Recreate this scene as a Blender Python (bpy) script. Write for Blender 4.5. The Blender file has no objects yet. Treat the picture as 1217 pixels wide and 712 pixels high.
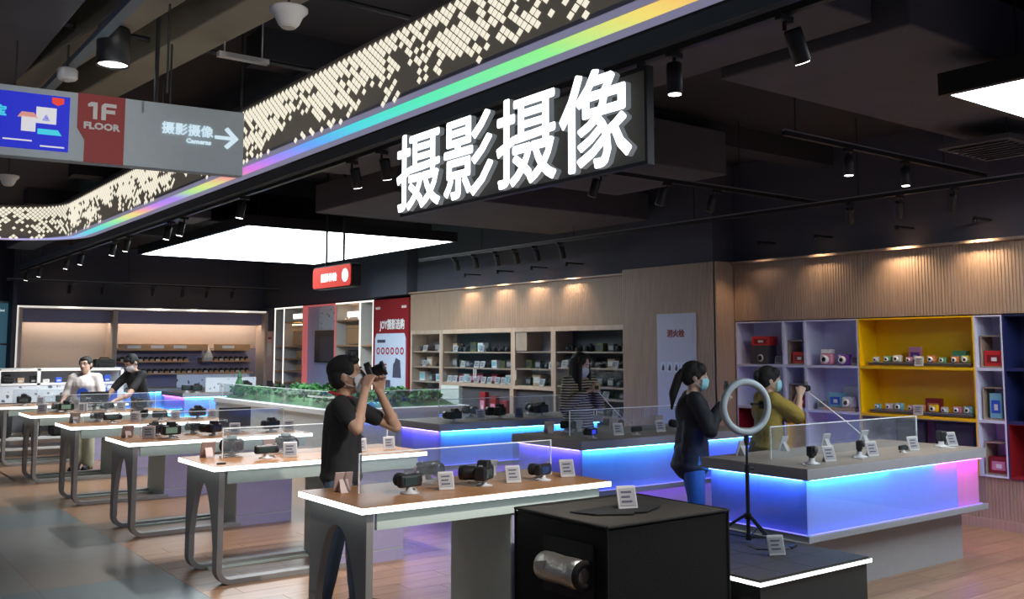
import bpy, bmesh, math, random
from math import sin, cos, pi, radians as R
from mathutils import Vector as V, Matrix as M
random.seed(7)
S = bpy.context.scene
COL = S.collection

# ------------------------------------------------------------------ camera
cam_d = bpy.data.cameras.new('camera'); cam = bpy.data.objects.new('camera', cam_d); COL.objects.link(cam)
cam_d.sensor_width = 36.0; cam_d.sensor_fit = 'HORIZONTAL'
cam_d.lens = 36.0 * 1139.0 / 1217.0
cam_d.shift_y = -49.5 / 1217.0
cam_d.clip_start = .05; cam_d.clip_end = 200
YAW = math.atan(855.5 / math.hypot(1139.0, 108.2)); PITCH = math.atan(108.2 / 1139.0)
cam.location = (0, 0, 1.72)
cam.rotation_euler = (pi / 2 + PITCH, 0, -YAW)
S.camera = cam

# ------------------------------------------------------------------ world, view
w = bpy.data.worlds.new('world'); S.world = w; w.use_nodes = True
w.node_tree.nodes['Background'].inputs[0].default_value = (.62, .68, 1.0, 1)
w.node_tree.nodes['Background'].inputs[1].default_value = .16
S.view_settings.view_transform = 'Standard'; S.view_settings.look = 'None'
S.view_settings.gamma = 1.0; S.view_settings.use_curve_mapping = False
S.view_settings.exposure = 0.0
# strengths of the lamps the shop has
E_PANEL = 8.5; E_TABLE = 3.2; E_SIGN = 2.4; E_DIAMOND = .9; E_COUNTER = 44.0; E_RAINBOW = .95

# ------------------------------------------------------------------ materials
MT = {}
def newmat(name):
    m = bpy.data.materials.new(name); m.use_nodes = True
    return m, m.node_tree.nodes, m.node_tree.links, m.node_tree.nodes['Principled BSDF']
def pm(name, col, rough=.5, metal=0., var=.06, scale=20., bump=0., spec=.5, stretch=(1, 1, 1)):
    m, N, L, b = newmat(name)
    tc = N.new('ShaderNodeTexCoord'); mp = N.new('ShaderNodeMapping'); nz = N.new('ShaderNodeTexNoise'); mx = N.new('ShaderNodeMix')
    mx.data_type = 'RGBA'; mp.inputs['Scale'].default_value = stretch
    nz.inputs['Scale'].default_value = scale; nz.inputs['Detail'].default_value = 3
    L.new(tc.outputs['Object'], mp.inputs[0]); L.new(mp.outputs[0], nz.inputs['Vector']); L.new(nz.outputs['Fac'], mx.inputs[0])
    mx.inputs[6].default_value = [max(0, c * (1 - var)) for c in col] + [1]
    mx.inputs[7].default_value = [min(1, c * (1 + var)) for c in col] + [1]
    L.new(mx.outputs[2], b.inputs['Base Color'])
    b.inputs['Roughness'].default_value = rough; b.inputs['Metallic'].default_value = metal
    b.inputs['Specular IOR Level'].default_value = spec
    if bump:
        bp = N.new('ShaderNodeBump'); bp.inputs['Strength'].default_value = bump; bp.inputs['Distance'].default_value = .01
        L.new(nz.outputs['Fac'], bp.inputs['Height']); L.new(bp.outputs[0], b.inputs['Normal'])
    MT[name] = m; return m
def em(name, col, strength, base=None):
    m, N, L, b = newmat(name)
    b.inputs['Base Color'].default_value = list(base or [c * .5 for c in col]) + [1]
    b.inputs['Emission Color'].default_value = list(col) + [1]; b.inputs['Emission Strength'].default_value = strength
    b.inputs['Roughness'].default_value = .6
    MT[name] = m; return m
def wood(name, c1, c2, rough=.4, scale=(2, 30, 30), nscale=2.5):
    m, N, L, b = newmat(name)
    tc = N.new('ShaderNodeTexCoord'); mp = N.new('ShaderNodeMapping'); nz = N.new('ShaderNodeTexNoise'); rp = N.new('ShaderNodeValToRGB')
    oi = N.new('ShaderNodeObjectInfo'); ad = N.new('ShaderNodeVectorMath')
    mp.inputs['Scale'].default_value = scale; nz.inputs['Scale'].default_value = nscale; nz.inputs['Detail'].default_value = 6; nz.inputs['Distortion'].default_value = .6
    ad.operation = 'ADD'
    L.new(tc.outputs['Object'], ad.inputs[0]); L.new(oi.outputs['Random'], ad.inputs[1]); L.new(ad.outputs[0], mp.inputs[0]); L.new(mp.outputs[0], nz.inputs['Vector']); L.new(nz.outputs['Fac'], rp.inputs[0])
    rp.color_ramp.elements[0].position = .3; rp.color_ramp.elements[1].position = .72
    rp.color_ramp.elements[0].color = list(c1) + [1]; rp.color_ramp.elements[1].color = list(c2) + [1]
    hs = N.new('ShaderNodeHueSaturation'); mr = N.new('ShaderNodeMapRange'); mr.inputs[3].default_value = .86; mr.inputs[4].default_value = 1.12
    L.new(oi.outputs['Random'], mr.inputs[0]); L.new(mr.outputs[0], hs.inputs['Value']); L.new(rp.outputs[0], hs.inputs['Color'])
    L.new(hs.outputs[0], b.inputs['Base Color']); b.inputs['Roughness'].default_value = rough
    MT[name] = m; return m
def glass(name, tint=(1, 1, 1), f0=.04, rough=0., haze=0., hazecol=(.8, .9, 1)):
    # thin clear sheet: transmission with a Schlick reflection
    m = bpy.data.materials.new(name); m.use_nodes = True; N = m.node_tree.nodes; L = m.node_tree.links; N.clear()
    o = N.new('ShaderNodeOutputMaterial'); t = N.new('ShaderNodeBsdfTransparent'); g = N.new('ShaderNodeBsdfGlossy'); f = N.new('ShaderNodeLayerWeight'); x = N.new('ShaderNodeMixShader')
    pw = N.new('ShaderNodeMath'); pw.operation = 'POWER'; pw.inputs[1].default_value = 5; ma = N.new('ShaderNodeMath'); ma.operation = 'MULTIPLY_ADD'; ma.inputs[1].default_value = 1 - f0; ma.inputs[2].default_value = f0
    f.inputs[0].default_value = .5; L.new(f.outputs['Facing'], pw.inputs[0]); L.new(pw.outputs[0], ma.inputs[0])
    t.inputs[0].default_value = list(tint) + [1]; g.inputs['Roughness'].default_value = rough
    L.new(ma.outputs[0], x.inputs[0]); L.new(g.outputs[0], x.inputs[2])
    if haze:
        d = N.new('ShaderNodeBsdfDiffuse'); d.inputs[0].default_value = list(hazecol) + [1]; y = N.new('ShaderNodeMixShader'); nz = N.new('ShaderNodeTexNoise'); nz.inputs['Scale'].default_value = 9
        ml = N.new('ShaderNodeMath'); ml.operation = 'MULTIPLY'; ml.inputs[1].default_value = haze * 2
        L.new(nz.outputs['Fac'], ml.inputs[0]); L.new(ml.outputs[0], y.inputs[0]); L.new(t.outputs[0], y.inputs[1]); L.new(d.outputs[0], y.inputs[2]); L.new(y.outputs[0], x.inputs[1])
    else: L.new(t.outputs[0], x.inputs[1])
    L.new(x.outputs[0], o.inputs[0]); MT[name] = m; return m

pm('black', (.012, .012, .014), .45); pm('black_soft', (.008, .008, .009), .8, bump=.2, scale=60); pm('dark_metal', (.02, .021, .024), .5)
pm('dark_wall', (.085, .085, .112), .85, bump=.05); pm('ceiling_dark', (.042, .041, .048), .9); pm('duct', (.095, .092, .108), .8, scale=3, var=.2); pm('duct_tan', (.30, .265, .20), .85, scale=2, var=.25)
pm('track', (.14, .18, .21), .5); pm('grey_metal', (.30, .31, .32), .38); pm('table_frame', (.30, .29, .28), .42); pm('pale_green', (.54, .62, .58), .45); pm('lavender_door', (.40, .37, .56), .45)
pm('white', (.78, .78, .78), .5); pm('white_gloss', (.8, .8, .82), .25); pm('shelf_white', (.62, .63, .82), .5); pm('offwhite', (.6, .58, .55), .6)
pm('yellow', (.85, .52, .0), .45); pm('navy', (.012, .018, .09), .5); pm('red', (.24, .008, .014), .45); pm('bright_red', (.6, .03, .03), .4)
pm('sign_grey', (.50, .60, .66), .5); pm('sign_red', (.36, .004, .008), .5); pm('sign_red2', (.5, .03, .03), .5)
pm('counter_top', (.25, .225, .20), .45, scale=6, var=.15, stretch=(1, 8, 1)); pm('counter_edge', (.30, .305, .33), .5, scale=8, var=.1); pm('core_pink', (.85, .30, .62), .5); pm('counter_core', (.30, .40, .92), .5); pm('plinth', (.30, .30, .31), .5); pm('tray', (.27, .28, .31), .5)
pm('beige_wall', (.62, .50, .40), .7); pm('purple_back', (.28, .25, .36), .6); pm('fascia_dark', (.21, .185, .155), .55); pm('fascia_soffit', (.34, .34, .40), .4)
wood('oak_top', (.30, .14, .058), (.40, .20, .09), .33, scale=(1.5, 22, 22)); wood('floor_wood', (.235, .132, .078), (.34, .205, .125), .3, scale=(1.2, 12, 12))
wood('wall_wood', (.33, .23, .165), (.43, .31, .23), .5, scale=(30, 30, 1.2)); wood('cab_wood', (.36, .27, .21), (.45, .35, .275), .5, scale=(20, 2, 2)); wood('shelf_wood', (.52, .30, .14), (.62, .38, .19), .5)
pm('tile', (.165, .162, .155), .28, scale=4, var=.12); pm('tile_blue', (.12, .15, .165), .28, scale=4, var=.12); pm('tile_brown', (.175, .155, .14), .28, scale=4, var=.12); pm('tile_base', (.09, .09, .09), .6)
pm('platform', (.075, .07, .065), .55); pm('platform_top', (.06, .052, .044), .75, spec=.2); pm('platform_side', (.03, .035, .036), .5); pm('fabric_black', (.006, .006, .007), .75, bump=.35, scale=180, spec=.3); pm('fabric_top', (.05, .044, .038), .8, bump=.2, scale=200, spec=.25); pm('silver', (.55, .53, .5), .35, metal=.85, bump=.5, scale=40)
pm('skin', (.50, .30, .21), .5, var=.08, scale=15); pm('skin_light', (.58, .38, .29), .5, var=.08, scale=15); pm('hair', (.010, .009, .009), .7, scale=90, stretch=(1, 1, .1), bump=.4); pm('mask_blue', (.30, .62, .72), .7); pm('mask_white', (.62, .64, .68), .7)
pm('tee_black', (.010, .010, .012), .8, bump=.15); pm('jeans', (.08, .115, .18), .8, bump=.3, scale=120); pm('jeans_blue', (.05, .12, .32), .8, bump=.3, scale=120); pm('navy_jacket', (.012, .013, .022), .75, bump=.15); pm('mustard', (.26, .19, .025), .75, bump=.5, scale=30); pm('skirt', (.10, .08, .03), .8); pm('white_tee', (.74, .72, .72), .8, bump=.2); pm('pale_trousers', (.5, .49, .36), .8); pm('eye_white', (.7, .7, .7), .3); pm('lip', (.4, .17, .15), .5)
pm('leaf', (.035, .16, .035), .7, var=.5, scale=30); pm('leaf_dark', (.02, .09, .03), .7, var=.5, scale=30); pm('moss', (.05, .14, .04), .9, var=.5, scale=12, bump=.6); pm('land_side', (.62, .64, .62), .5); pm('card', (.46, .45, .46), .4); pm('card_pink', (.55, .42, .40), .45)
pm('lens_glass', (.02, .02, .05), .08); pm('lcd', (.03, .05, .05), .1); pm('stand', (.55, .56, .58), .15); pm('blue', (.03, .10, .6), .4); pm('pink', (.62, .25, .4), .45); pm('purple', (.16, .04, .35), .45); pm('cyan', (.2, .5, .6), .45); pm('green', (.12, .4, .2), .5); pm('lime', (.4, .5, .06), .5); pm('olive', (.13, .14, .035), .6); pm('orange', (.6, .2, .05), .5); pm('brown_card', (.42, .29, .19), .7); pm('cable', (.55, .55, .55), .5)
pm('bag_black', (.01, .01, .011), .75, bump=.3, scale=80); pm('poster_blue', (.55, .64, .78), .4); pm('grey', (.28, .28, .30), .5); pm('dark_grey', (.06, .06, .07), .5); pm('pale_sheet', (.48, .5, .64), .5); pm('ink', (.06, .06, .10), .6)
em('led_panel', (.86, .95, 1.), E_PANEL); em('led_table', (.90, 1., .98), E_TABLE); em('led_sign', (.93, .98, 1.), E_SIGN); em('led_diamond', (1., .93, .76), E_DIAMOND); em('lamp_face', (1., .97, .92), 9.); em('led_line', (1., .93, .84), 1.3); em('led_cove', (1., .88, .75), 15.); em('led_side', (.85, .93, 1.), .13); pm('sign_back', (.30, .275, .23), .4); em('led_dim', (1., .95, .88), .7); em('fascia_face_glow', (.9, .80, .62), .05, (.21, .185, .155)); em('led_warm', (1., .66, .3), 9.); em('screen_blue', (.010, .02, .55), .8); em('screen_cyan', (.05, .6, .75), .8); em('screen_white', (.75, .75, .8), .7); em('screen_pink', (.8, .35, .3), .6); em('sign_text', (.72, .9, 1.), .75); em('sign_red_lit', (.75, .05, .03), .8); em('sign_white_lit', (1, .95, .95), 1.3); em('lcd_blue', (.03, .06, .8), .9); em('lcd_green', (.25, .4, .3), .35); em('glass_blue', (.10, .25, .34), .35); em('led_red', (.85, .2, .2), .4)
em('led_cyan', (.10, .62, 1.), E_COUNTER); em('led_blue', (.10, .28, 1.), E_COUNTER); em('led_violet', (.30, .16, 1.), E_COUNTER * .8); em('led_magenta', (.85, .10, .75), E_COUNTER * 1.2)
em('led_low', (.28, .22, 1.), 1.6); em('led_kick', (.30, .14, 1.), 26.); em('soffit_glow', (.50, .50, .78), .30); em('glow_cyan', (.15, .75, 1.), 34.); em('glow_magenta', (.85, .15, .9), 40.)
glass('acrylic', (.94, .965, .98), .055, haze=.05); glass('counter_glass', (.94, .96, 1.), .035); glass('cab_glass', (.93, .95, .96), .03); pm('acrylic_edge', (.88, .93, .95), .35)  # acrylic edges coloured near white to stand in for the light they gather
# striped knit and speckled board (flat print)
def stripe_mat():
    m, N, L, b = newmat('striped'); tc = N.new('ShaderNodeTexCoord'); wv = N.new('ShaderNodeTexWave'); rp = N.new('ShaderNodeValToRGB')
    wv.bands_direction = 'Z'; wv.inputs['Scale'].default_value = 11; wv.inputs['Distortion'].default_value = 1.2; wv.inputs['Detail'].default_value = 1
    rp.color_ramp.elements[0].position = .45; rp.color_ramp.elements[1].position = .6; rp.color_ramp.elements[0].color = (.012, .011, .012, 1); rp.color_ramp.elements[1].color = (.42, .36, .28, 1)
    L.new(tc.outputs['Object'], wv.inputs[0]); L.new(wv.outputs['Fac'], rp.inputs[0]); L.new(rp.outputs[0], b.inputs['Base Color']); b.inputs['Roughness'].default_value = .85; MT['striped'] = m
def speckle_mat():
    m, N, L, b = newmat('speckled'); tc = N.new('ShaderNodeTexCoord'); vo = N.new('ShaderNodeTexVoronoi'); nz = N.new('ShaderNodeTexNoise'); ad = N.new('ShaderNodeMath'); rp = N.new('ShaderNodeValToRGB')
    vo.inputs['Scale'].default_value = 9; nz.inputs['Scale'].default_value = 12
    ad.operation = 'ADD'; L.new(tc.outputs['Object'], vo.inputs[0]); L.new(tc.outputs['Object'], nz.inputs[0]); L.new(vo.outputs['Distance'], ad.inputs[0]); L.new(nz.outputs['Fac'], ad.inputs[1])
    rp.color_ramp.elements[0].position = .62; rp.color_ramp.elements[1].position = .70; rp.color_ramp.elements[0].color = (.10, .12, .18, 1); rp.color_ramp.elements[1].color = (.66, .70, .76, 1)
    L.new(ad.outputs[0], rp.inputs[0]); L.new(rp.outputs[0], b.inputs['Base Color']); b.inputs['Roughness'].default_value = .5; MT['speckled'] = m
stripe_mat(); speckle_mat()
def vcol_mat():
    m, N, L, b = newmat('rainbow'); a = N.new('ShaderNodeAttribute'); a.attribute_name = 'Col'
    L.new(a.outputs['Color'], b.inputs['Emission Color']); b.inputs['Emission Strength'].default_value = E_RAINBOW; b.inputs['Base Color'].default_value = (.3, .3, .3, 1); MT['rainbow'] = m
vcol_mat()

# ------------------------------------------------------------------ mesh helpers
WS = bpy.data.scenes.new('workbench')      # empty scene in which meshes are evaluated, removed at the end
def evaluated(o):
    WS.collection.objects.link(o); vl = WS.view_layers[0]; vl.update(); dg = vl.depsgraph; dg.update()
    me = bpy.data.meshes.new_from_object(o.evaluated_get(dg)); WS.collection.objects.unlink(o); return me
class MB:
    def __init__(s, off=(0, 0, 0)): s.v = []; s.f = []; s.off = V(off)
    def add(s, vs, fs):
        b = len(s.v); s.v += [V(p) - s.off for p in vs]; s.f += [[i + b for i in f] for f in fs]; return s
    def box(s, x0, y0, z0, x1, y1, z1):
        return s.add([(x0, y0, z0), (x1, y0, z0), (x1, y1, z0), (x0, y1, z0), (x0, y0, z1), (x1, y0, z1), (x1, y1, z1), (x0, y1, z1)],
                     [(0, 3, 2, 1), (4, 5, 6, 7), (0, 1, 5, 4), (1, 2, 6, 5), (2, 3, 7, 6), (3, 0, 4, 7)])
    def prism(s, poly, axis, a, b):
        # poly: 2-D outline; axis 'x': (y,z), 'y': (x,z), 'z': (x,y)
        f = {'x': lambda p, t: (t, p[0], p[1]), 'y': lambda p, t: (p[0], t, p[1]), 'z': lambda p, t: (p[0], p[1], t)}[axis]
        n = len(poly); return s.add([f(p, a) for p in poly] + [f(p, b) for p in poly], [list(range(n))[::-1], list(range(n, 2 * n))] + [(i, (i + 1) % n, n + (i + 1) % n, n + i) for i in range(n)])
    def cyl(s, p0, p1, r0, r1=None, n=16, cap=True):
        r1 = r0 if r1 is None else r1; p0 = V(p0); p1 = V(p1); d = (p1 - p0).normalized(); a = d.orthogonal().normalized(); b = d.cross(a)
        vs = [p0 + (a * cos(2 * pi * i / n) + b * sin(2 * pi * i / n)) * r0 for i in range(n)] + [p1 + (a * cos(2 * pi * i / n) + b * sin(2 * pi * i / n)) * r1 for i in range(n)]
        fs = [(i, (i + 1) % n, n + (i + 1) % n, n + i) for i in range(n)]
        if cap: fs += [list(range(n))[::-1], list(range(n, 2 * n))]
        return s.add(vs, fs)
    def lathe(s, prof, n=20, mat=None):
        mat = mat or M(); vs = []; fs = []
        for r, z in prof: vs += [mat @ V((r * cos(2 * pi * i / n), r * sin(2 * pi * i / n), z)) for i in range(n)]
        for k in range(len(prof) - 1): fs += [(k * n + i, k * n + (i + 1) % n, (k + 1) * n + (i + 1) % n, (k + 1) * n + i) for i in range(n)]
        fs += [list(range(n))[::-1], [(len(prof) - 1) * n + i for i in range(n)]]
        return s.add(vs, fs)
    def ell(s, c, r, rot=None, n=16, m=10):
        rot = rot or M(); c = V(c); prof = []; vs = []; fs = []
        for k in range(m + 1):
            t = -pi / 2 + pi * k / m
            for i in range(n): vs.append(c + rot @ V((r[0] * cos(t) * cos(2 * pi * i / n), r[1] * cos(t) * sin(2 * pi * i / n), r[2] * sin(t))))
        for k in range(m): fs += [(k * n + i, k * n + (i + 1) % n, (k + 1) * n + (i + 1) % n, (k + 1) * n + i) for i in range(n)]
        return s.add(vs, fs)
    def cap(s, p0, r0, p1, r1, n=14):
        p0 = V(p0); p1 = V(p1); d = p1 - p0; L = d.length; q = d.to_track_quat('Z', 'Y').to_matrix().to_4x4() if L > 1e-6 else M()
        prof = [(r0 * cos(t), r0 * sin(t)) for t in [-pi / 2 + .02 + (pi / 2) * k / 5 for k in range(5)]] + [(r0, 0), (r1, L)] + [(r1 * cos(t), L + r1 * sin(t)) for t in [(pi / 2 - .02) * k / 5 for k in range(1, 6)]]
        return s.lathe(prof, n, M.Translation(p0) @ q)
    def tube(s, pts, r, n=8):
        pts = [V(p) for p in pts]; vs = []; fs = []; up = None
        for k, p in enumerate(pts):
            d = (pts[min(k + 1, len(pts) - 1)] - pts[max(k - 1, 0)]).normalized()
            a = d.orthogonal().normalized() if up is None else (up - d * up.dot(d)).normalized(); up = a; b = d.cross(a); rr = r[k] if isinstance(r, (list, tuple)) else r
            vs += [p + (a * cos(2 * pi * i / n) + b * sin(2 * pi * i / n)) * rr for i in range(n)]
        for k in range(len(pts) - 1): fs += [(k * n + i, k * n + (i + 1) % n, (k + 1) * n + (i + 1) % n, (k + 1) * n + i) for i in range(n)]
        fs += [list(range(n))[::-1], [(len(pts) - 1) * n + i for i in range(n)]]
        return s.add(vs, fs)
    def torus(s, c, Rr, r, rot=None, n=48, m=12, sx=1., sz=1.):
        rot = rot or M(); vs = []; fs = []
        for i in range(n):
            a = 2 * pi * i / n
            for j in range(m):
                b = 2 * pi * j / m; rr = Rr + r * cos(b); vs.append(V(c) + rot @ V((rr * cos(a) * sx, r * sin(b) * sz, rr * sin(a))))
        for i in range(n):
            for j in range(m): fs.append((i * m + j, ((i + 1) % n) * m + j, ((i + 1) % n) * m + (j + 1) % m, i * m + (j + 1) % m))
        return s.add(vs, fs)
    def mesh(s, name, mat, smooth=False):
        me = bpy.data.meshes.new(name); me.from_pydata([tuple(p) for p in s.v], [], s.f)
        bm = bmesh.new(); bm.from_mesh(me); bmesh.ops.recalc_face_normals(bm, faces=bm.faces); bm.to_mesh(me); bm.free()
        if mat: me.materials.append(MT[mat] if isinstance(mat, str) else mat)
        if smooth:
            for p in me.polygons: p.use_smooth = True
        return me
    def build(s, name, mat, parent=None, smooth=False, bevel=0., seg=2):
        o = bpy.data.objects.new(name, s.mesh(name, mat, smooth)); COL.objects.link(o)
        if parent: o.parent = parent
        if bevel:
            b = o.modifiers.new('bevel', 'BEVEL'); b.width = bevel; b.segments = seg; b.limit_method = 'ANGLE'; b.angle_limit = R(40)
        return o
def tag(o, label=None, cat=None, group=None, kind=None):
    if label: o['label'] = label
    if cat: o['category'] = cat
    if group: o['group'] = group
    if kind: o['kind'] = kind
    return o
def thing(name, label, cat, loc=(0, 0, 0), rz=0., group=None):
    o = bpy.data.objects.new(name, None); COL.objects.link(o); o.location = loc; o.rotation_euler = (0, 0, rz); o.empty_display_size = .1
    return tag(o, label, cat, group)
def struct(name, mb, mat, parent=None, **k):
    o = mb.build(name, mat, parent, **k)
    if not parent: o['kind'] = 'structure'
    return o
def kids(o): return [c for c in bpy.data.objects if c.parent == o]
CH = {}
def copy_tree(o, parent=None):
    c = o.copy(); COL.objects.link(c); c.parent = parent
    if o not in CH: CH[o] = kids(o)
    for ch in CH[o]: copy_tree(ch, c)
    return c
def place(proto, loc, rz=0., label=None, cat=None, group=None, sc=1.):
    c = copy_tree(proto); c.location = loc; c.rotation_euler = (0, 0, rz); c.scale = (sc, sc, sc) if not isinstance(sc, tuple) else sc
    tag(c, label, cat, group); return c
def drop(o):
    for ch in kids(o): drop(ch)
    bpy.data.objects.remove(o)
def text_mesh(txt, size, extrude=.0, bold=0., mat='white', align='CENTER', spacing=1.):
    cu = bpy.data.curves.new('t', 'FONT'); cu.body = txt; cu.size = size; cu.extrude = extrude; cu.align_x = align; cu.align_y = 'CENTER'; cu.resolution_u = 2; cu.space_character = spacing
    o = bpy.data.objects.new('t', cu); me = evaluated(o); bpy.data.objects.remove(o)
    if bold:      # a heavier weight: the outline thickened all round
        bm = bmesh.new()
        for k in range(9):
            n0 = len(bm.verts); bm.from_mesh(me); bm.verts.ensure_lookup_table(); r = bold * (1 if k else 0); a = k * pi / 4
            for v in bm.verts[n0:]: v.co.x += r * cos(a); v.co.y += r * sin(a); v.co.z += .00002 * k
        bm.to_mesh(me); bm.free()
    me.materials.clear(); me.materials.append(MT[mat]); return me
def text(name, txt, size, loc, rot, parent, mat, extrude=.002, bold=0., align='CENTER', spacing=1., sx=1.):
    o = bpy.data.objects.new(name, text_mesh(txt, size, extrude, bold, mat, align, spacing)); COL.objects.link(o); o.parent = parent; o.location = loc; o.rotation_euler = rot; o.scale = (sx, 1, 1); return o
FACE_L = (pi / 2, 0, -pi / 2)   # text on a plane facing -X, reading direction towards -Y
FACE_F = (pi / 2, 0, 0)         # text on a plane facing -Y, reading towards +X
def spot(name, loc, target, power, size=60, blend=.6, col=(1, .85, .68), rad=.03, parent=None):
    d = bpy.data.lights.new(name, 'SPOT'); d.energy = power; d.spot_size = R(size); d.spot_blend = blend; d.color = col; d.shadow_soft_size = rad
    o = bpy.data.objects.new(name, d); COL.objects.link(o); o.location = loc; o.rotation_euler = (V(target) - V(loc)).to_track_quat('-Z', 'Y').to_euler(); return o

# ------------------------------------------------------------------ setting: floor
CEIL = 4.05
fl = struct('floor', MB().box(2.45, -1, -.06, 9.8, 23.6, -.006), 'floor_wood')
XE = 2.42
# planks on the near part of the wooden floor
pl_me = {}
def plank(y0, x0, x1, wdt):
    mb = MB((x0, y0, 0)); mb.box(x0 + .0015, y0 + .0015, -.02, x1 - .0015, y0 + wdt - .0015, 0)
    key = (round(x1 - x0, 2), wdt)
    if key not in pl_me: pl_me[key] = mb.mesh('plank', 'floor_wood')
    o = bpy.data.objects.new('plank', pl_me[key]); COL.objects.link(o); o.parent = fl; o.location = (x0, y0, 0)
n = 0; wdt = .21; y = 1.9; row = 0
while y < 8.6:
    x = XE - [0, .8, .4, 1.0][row % 4]
    while x < 9.7:
        a = max(x, XE); b = min(x + 1.24, 9.7)
        if b - a > .05 and n < 298: plank(y, a, b, wdt); n += 1
        x += 1.24
    y += wdt; row += 1
# farther floor lies level with the planks
MB().box(XE, y, -.02, 9.7, 23.5, 0).build('plank_field', 'floor_wood', fl)['kind'] = 'stuff'
# aisle of grey tiles, rounded at its far corner
ai = struct('floor_aisle', MB().box(-7, -2, -.06, XE, 14, -.006), 'tile_base')
TS = .92; tmesh = {}
for i in range(-6, 1):
    for j in range(-2, 13):
        x1 = XE + i * TS; x0 = x1 - TS; y0 = .3 + j * TS; y1 = y0 + TS
        if y0 < -.6 or x0 < -3.5 or y0 > 11.8: continue
        mt = random.choice(['tile', 'tile', 'tile_blue', 'tile_brown'])
        yt = min(y1, 11.9)
        key = (mt, round(yt - y0, 2))
        if key not in tmesh: tmesh[key] = MB().box(.0007, .0007, -.02, TS - .0007, yt - y0 - .0007, 0).mesh('tile', mt)
        o = bpy.data.objects.new('floor_tile', tmesh[key]); COL.objects.link(o); o.parent = ai; o.location = (x0, y0, 0)
MB().box(-7, 11.9, -.02, XE, 14.0, 0).build('tile_border', 'floor_wood', ai)
struct('floor_far', MB().box(-7, 14.0, -.06, 2.45, 23.6, 0), 'floor_wood')

# ------------------------------------------------------------------ setting: ceiling, ducts and beams
struct('ceiling', MB().box(-7, -2, CEIL, 10, 24, CEIL + .2), 'ceiling_dark')
def rotbox(mb, cx, cy, L, W, z0, z1, ang):
    d = V((-sin(ang), cos(ang), 0)); n = V((cos(ang), sin(ang), 0)); c = V((cx, cy, 0))
    p = [c - n * W / 2, c + n * W / 2, c + n * W / 2 + d * L, c - n * W / 2 + d * L]
    return mb.add([q + V((0, 0, z0)) for q in p] + [q + V((0, 0, z1)) for q in p], [(0, 3, 2, 1), (4, 5, 6, 7), (0, 1, 5, 4), (1, 2, 6, 5), (2, 3, 7, 6), (3, 0, 4, 7)])
def cthing(name, mb, mat, label, cat, group=None, bevel=0.): return tag(mb.build(name, mat, None, bevel=bevel), label, cat, group)
cthing('ceiling_duct', rotbox(MB(), 1.695, 3.195, 9, .22, 3.6, 3.98, R(6)), 'duct_tan', 'tan air duct running above the floor sign and the drum downlight', 'duct', bevel=.01)
cthing('ceiling_duct', rotbox(MB(), 2.162, 3.244, 9, .26, 3.6, 3.98, R(6)), 'duct_tan', 'wide tan duct in the aisle ceiling next to the perforated light band', 'duct', bevel=.01)
cthing('ceiling_duct', MB().box(-.8, 3.2, 3.6, 1.17, 10, 3.92), 'duct', 'broad dark duct in the upper left corner of the ceiling', 'duct', bevel=.01)
cthing('cable_tray', MB().box(1.29, 4.2, 3.50, 1.35, 9, 3.54).cyl((1.32, 5.0, 3.54), (1.32, 5.0, CEIL), .005, n=6), 'track', 'long pale cable tray behind the drum downlight', 'cable tray')
for k, (x, y, L) in enumerate(((1.2, 4.6, 1.6), (1.1, 6.1, 1.9))):
    cthing('ceiling_pipe', MB().cyl((x - 1.2, y, 3.62 + .05 * k), (x + L, y + .15, 3.66 + .05 * k), .018, n=8), 'dark_metal', ['thin dark pipe crossing the aisle ceiling nearer the camera', 'thin dark pipe crossing the aisle ceiling farther back'][k], 'pipe')
cthing('batten_light', MB().box(1.98, 5.62, 3.5, 2.30, 5.67, 3.53).cyl((2.02, 5.645, 3.52), (2.02, 5.645, CEIL), .005, n=6).cyl((2.26, 5.645, 3.52), (2.26, 5.645, CEIL), .005, n=6), 'offwhite', 'unlit pale batten hung above the perforated light band', 'ceiling light')
# over the shop: flat ducts and an L of boxed ducting
cthing('ceiling_duct', MB().box(5.0, 2.9, 3.56, 9.4, 4.3, 3.95), 'duct', 'wide flat duct above the square light panel on the right', 'duct', bevel=.015)
cthing('ceiling_duct', MB().box(4.1, 3.1, 3.62, 4.95, 9.4, 3.95), 'duct', 'long boxed duct behind the hanging character sign', 'duct', bevel=.015)
cthing('ceiling_duct', MB().box(5.3, 6.3, 3.45, 7.4, 7.9, 3.9), 'duct', 'square boxed duct right of the hanging character sign', 'duct', bevel=.015)
cthing('ceiling_duct', MB().box(5.1, 8.9, 3.4, 8.9, 10.9, 3.75), 'duct', 'flat duct box in front of the large light panel', 'duct', bevel=.015)
cthing('ceiling_duct', MB().box(2.95, 6.5, 3.5, 3.4, 19, 3.8), 'duct', 'narrow duct along the light band over the oak tables', 'duct', bevel=.015)
cthing('ceiling_duct', MB().box(3.0, 12.6, 3.45, 4.4, 13.3, 3.8), 'duct', 'short cross duct over the rear oak tables', 'duct', bevel=.015)
for k in range(6):
    yy = 3.6 + k * 2.9
    struct('trim_%d' % (k + 1), MB().box(2.6, yy, 3.82, 9.6, yy + .3, CEIL), 'ceiling_dark')
# vent with slats
vt = thing('ceiling_vent', 'grey slatted air vent in the ceiling by the right light panel', 'vent', (8.0, 3.9, 3.36))
MB().box(-.42, -.3, .02, .42, .3, .06).build('frame', 'duct', vt)
for k in range(8): MB().prism([(-.36 + k * .09, 0), (-.30 + k * .09, .03), (-.29 + k * .09, .03), (-.35 + k * .09, 0)], 'y', -.25, .25).build('slat', 'grey', vt)
for (x, y) in ((-.35, -.25), (.35, .25)): MB().cyl((x, y, .06), (x, y, .3), .008, n=6).build('hanger', 'dark_metal', vt)

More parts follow.
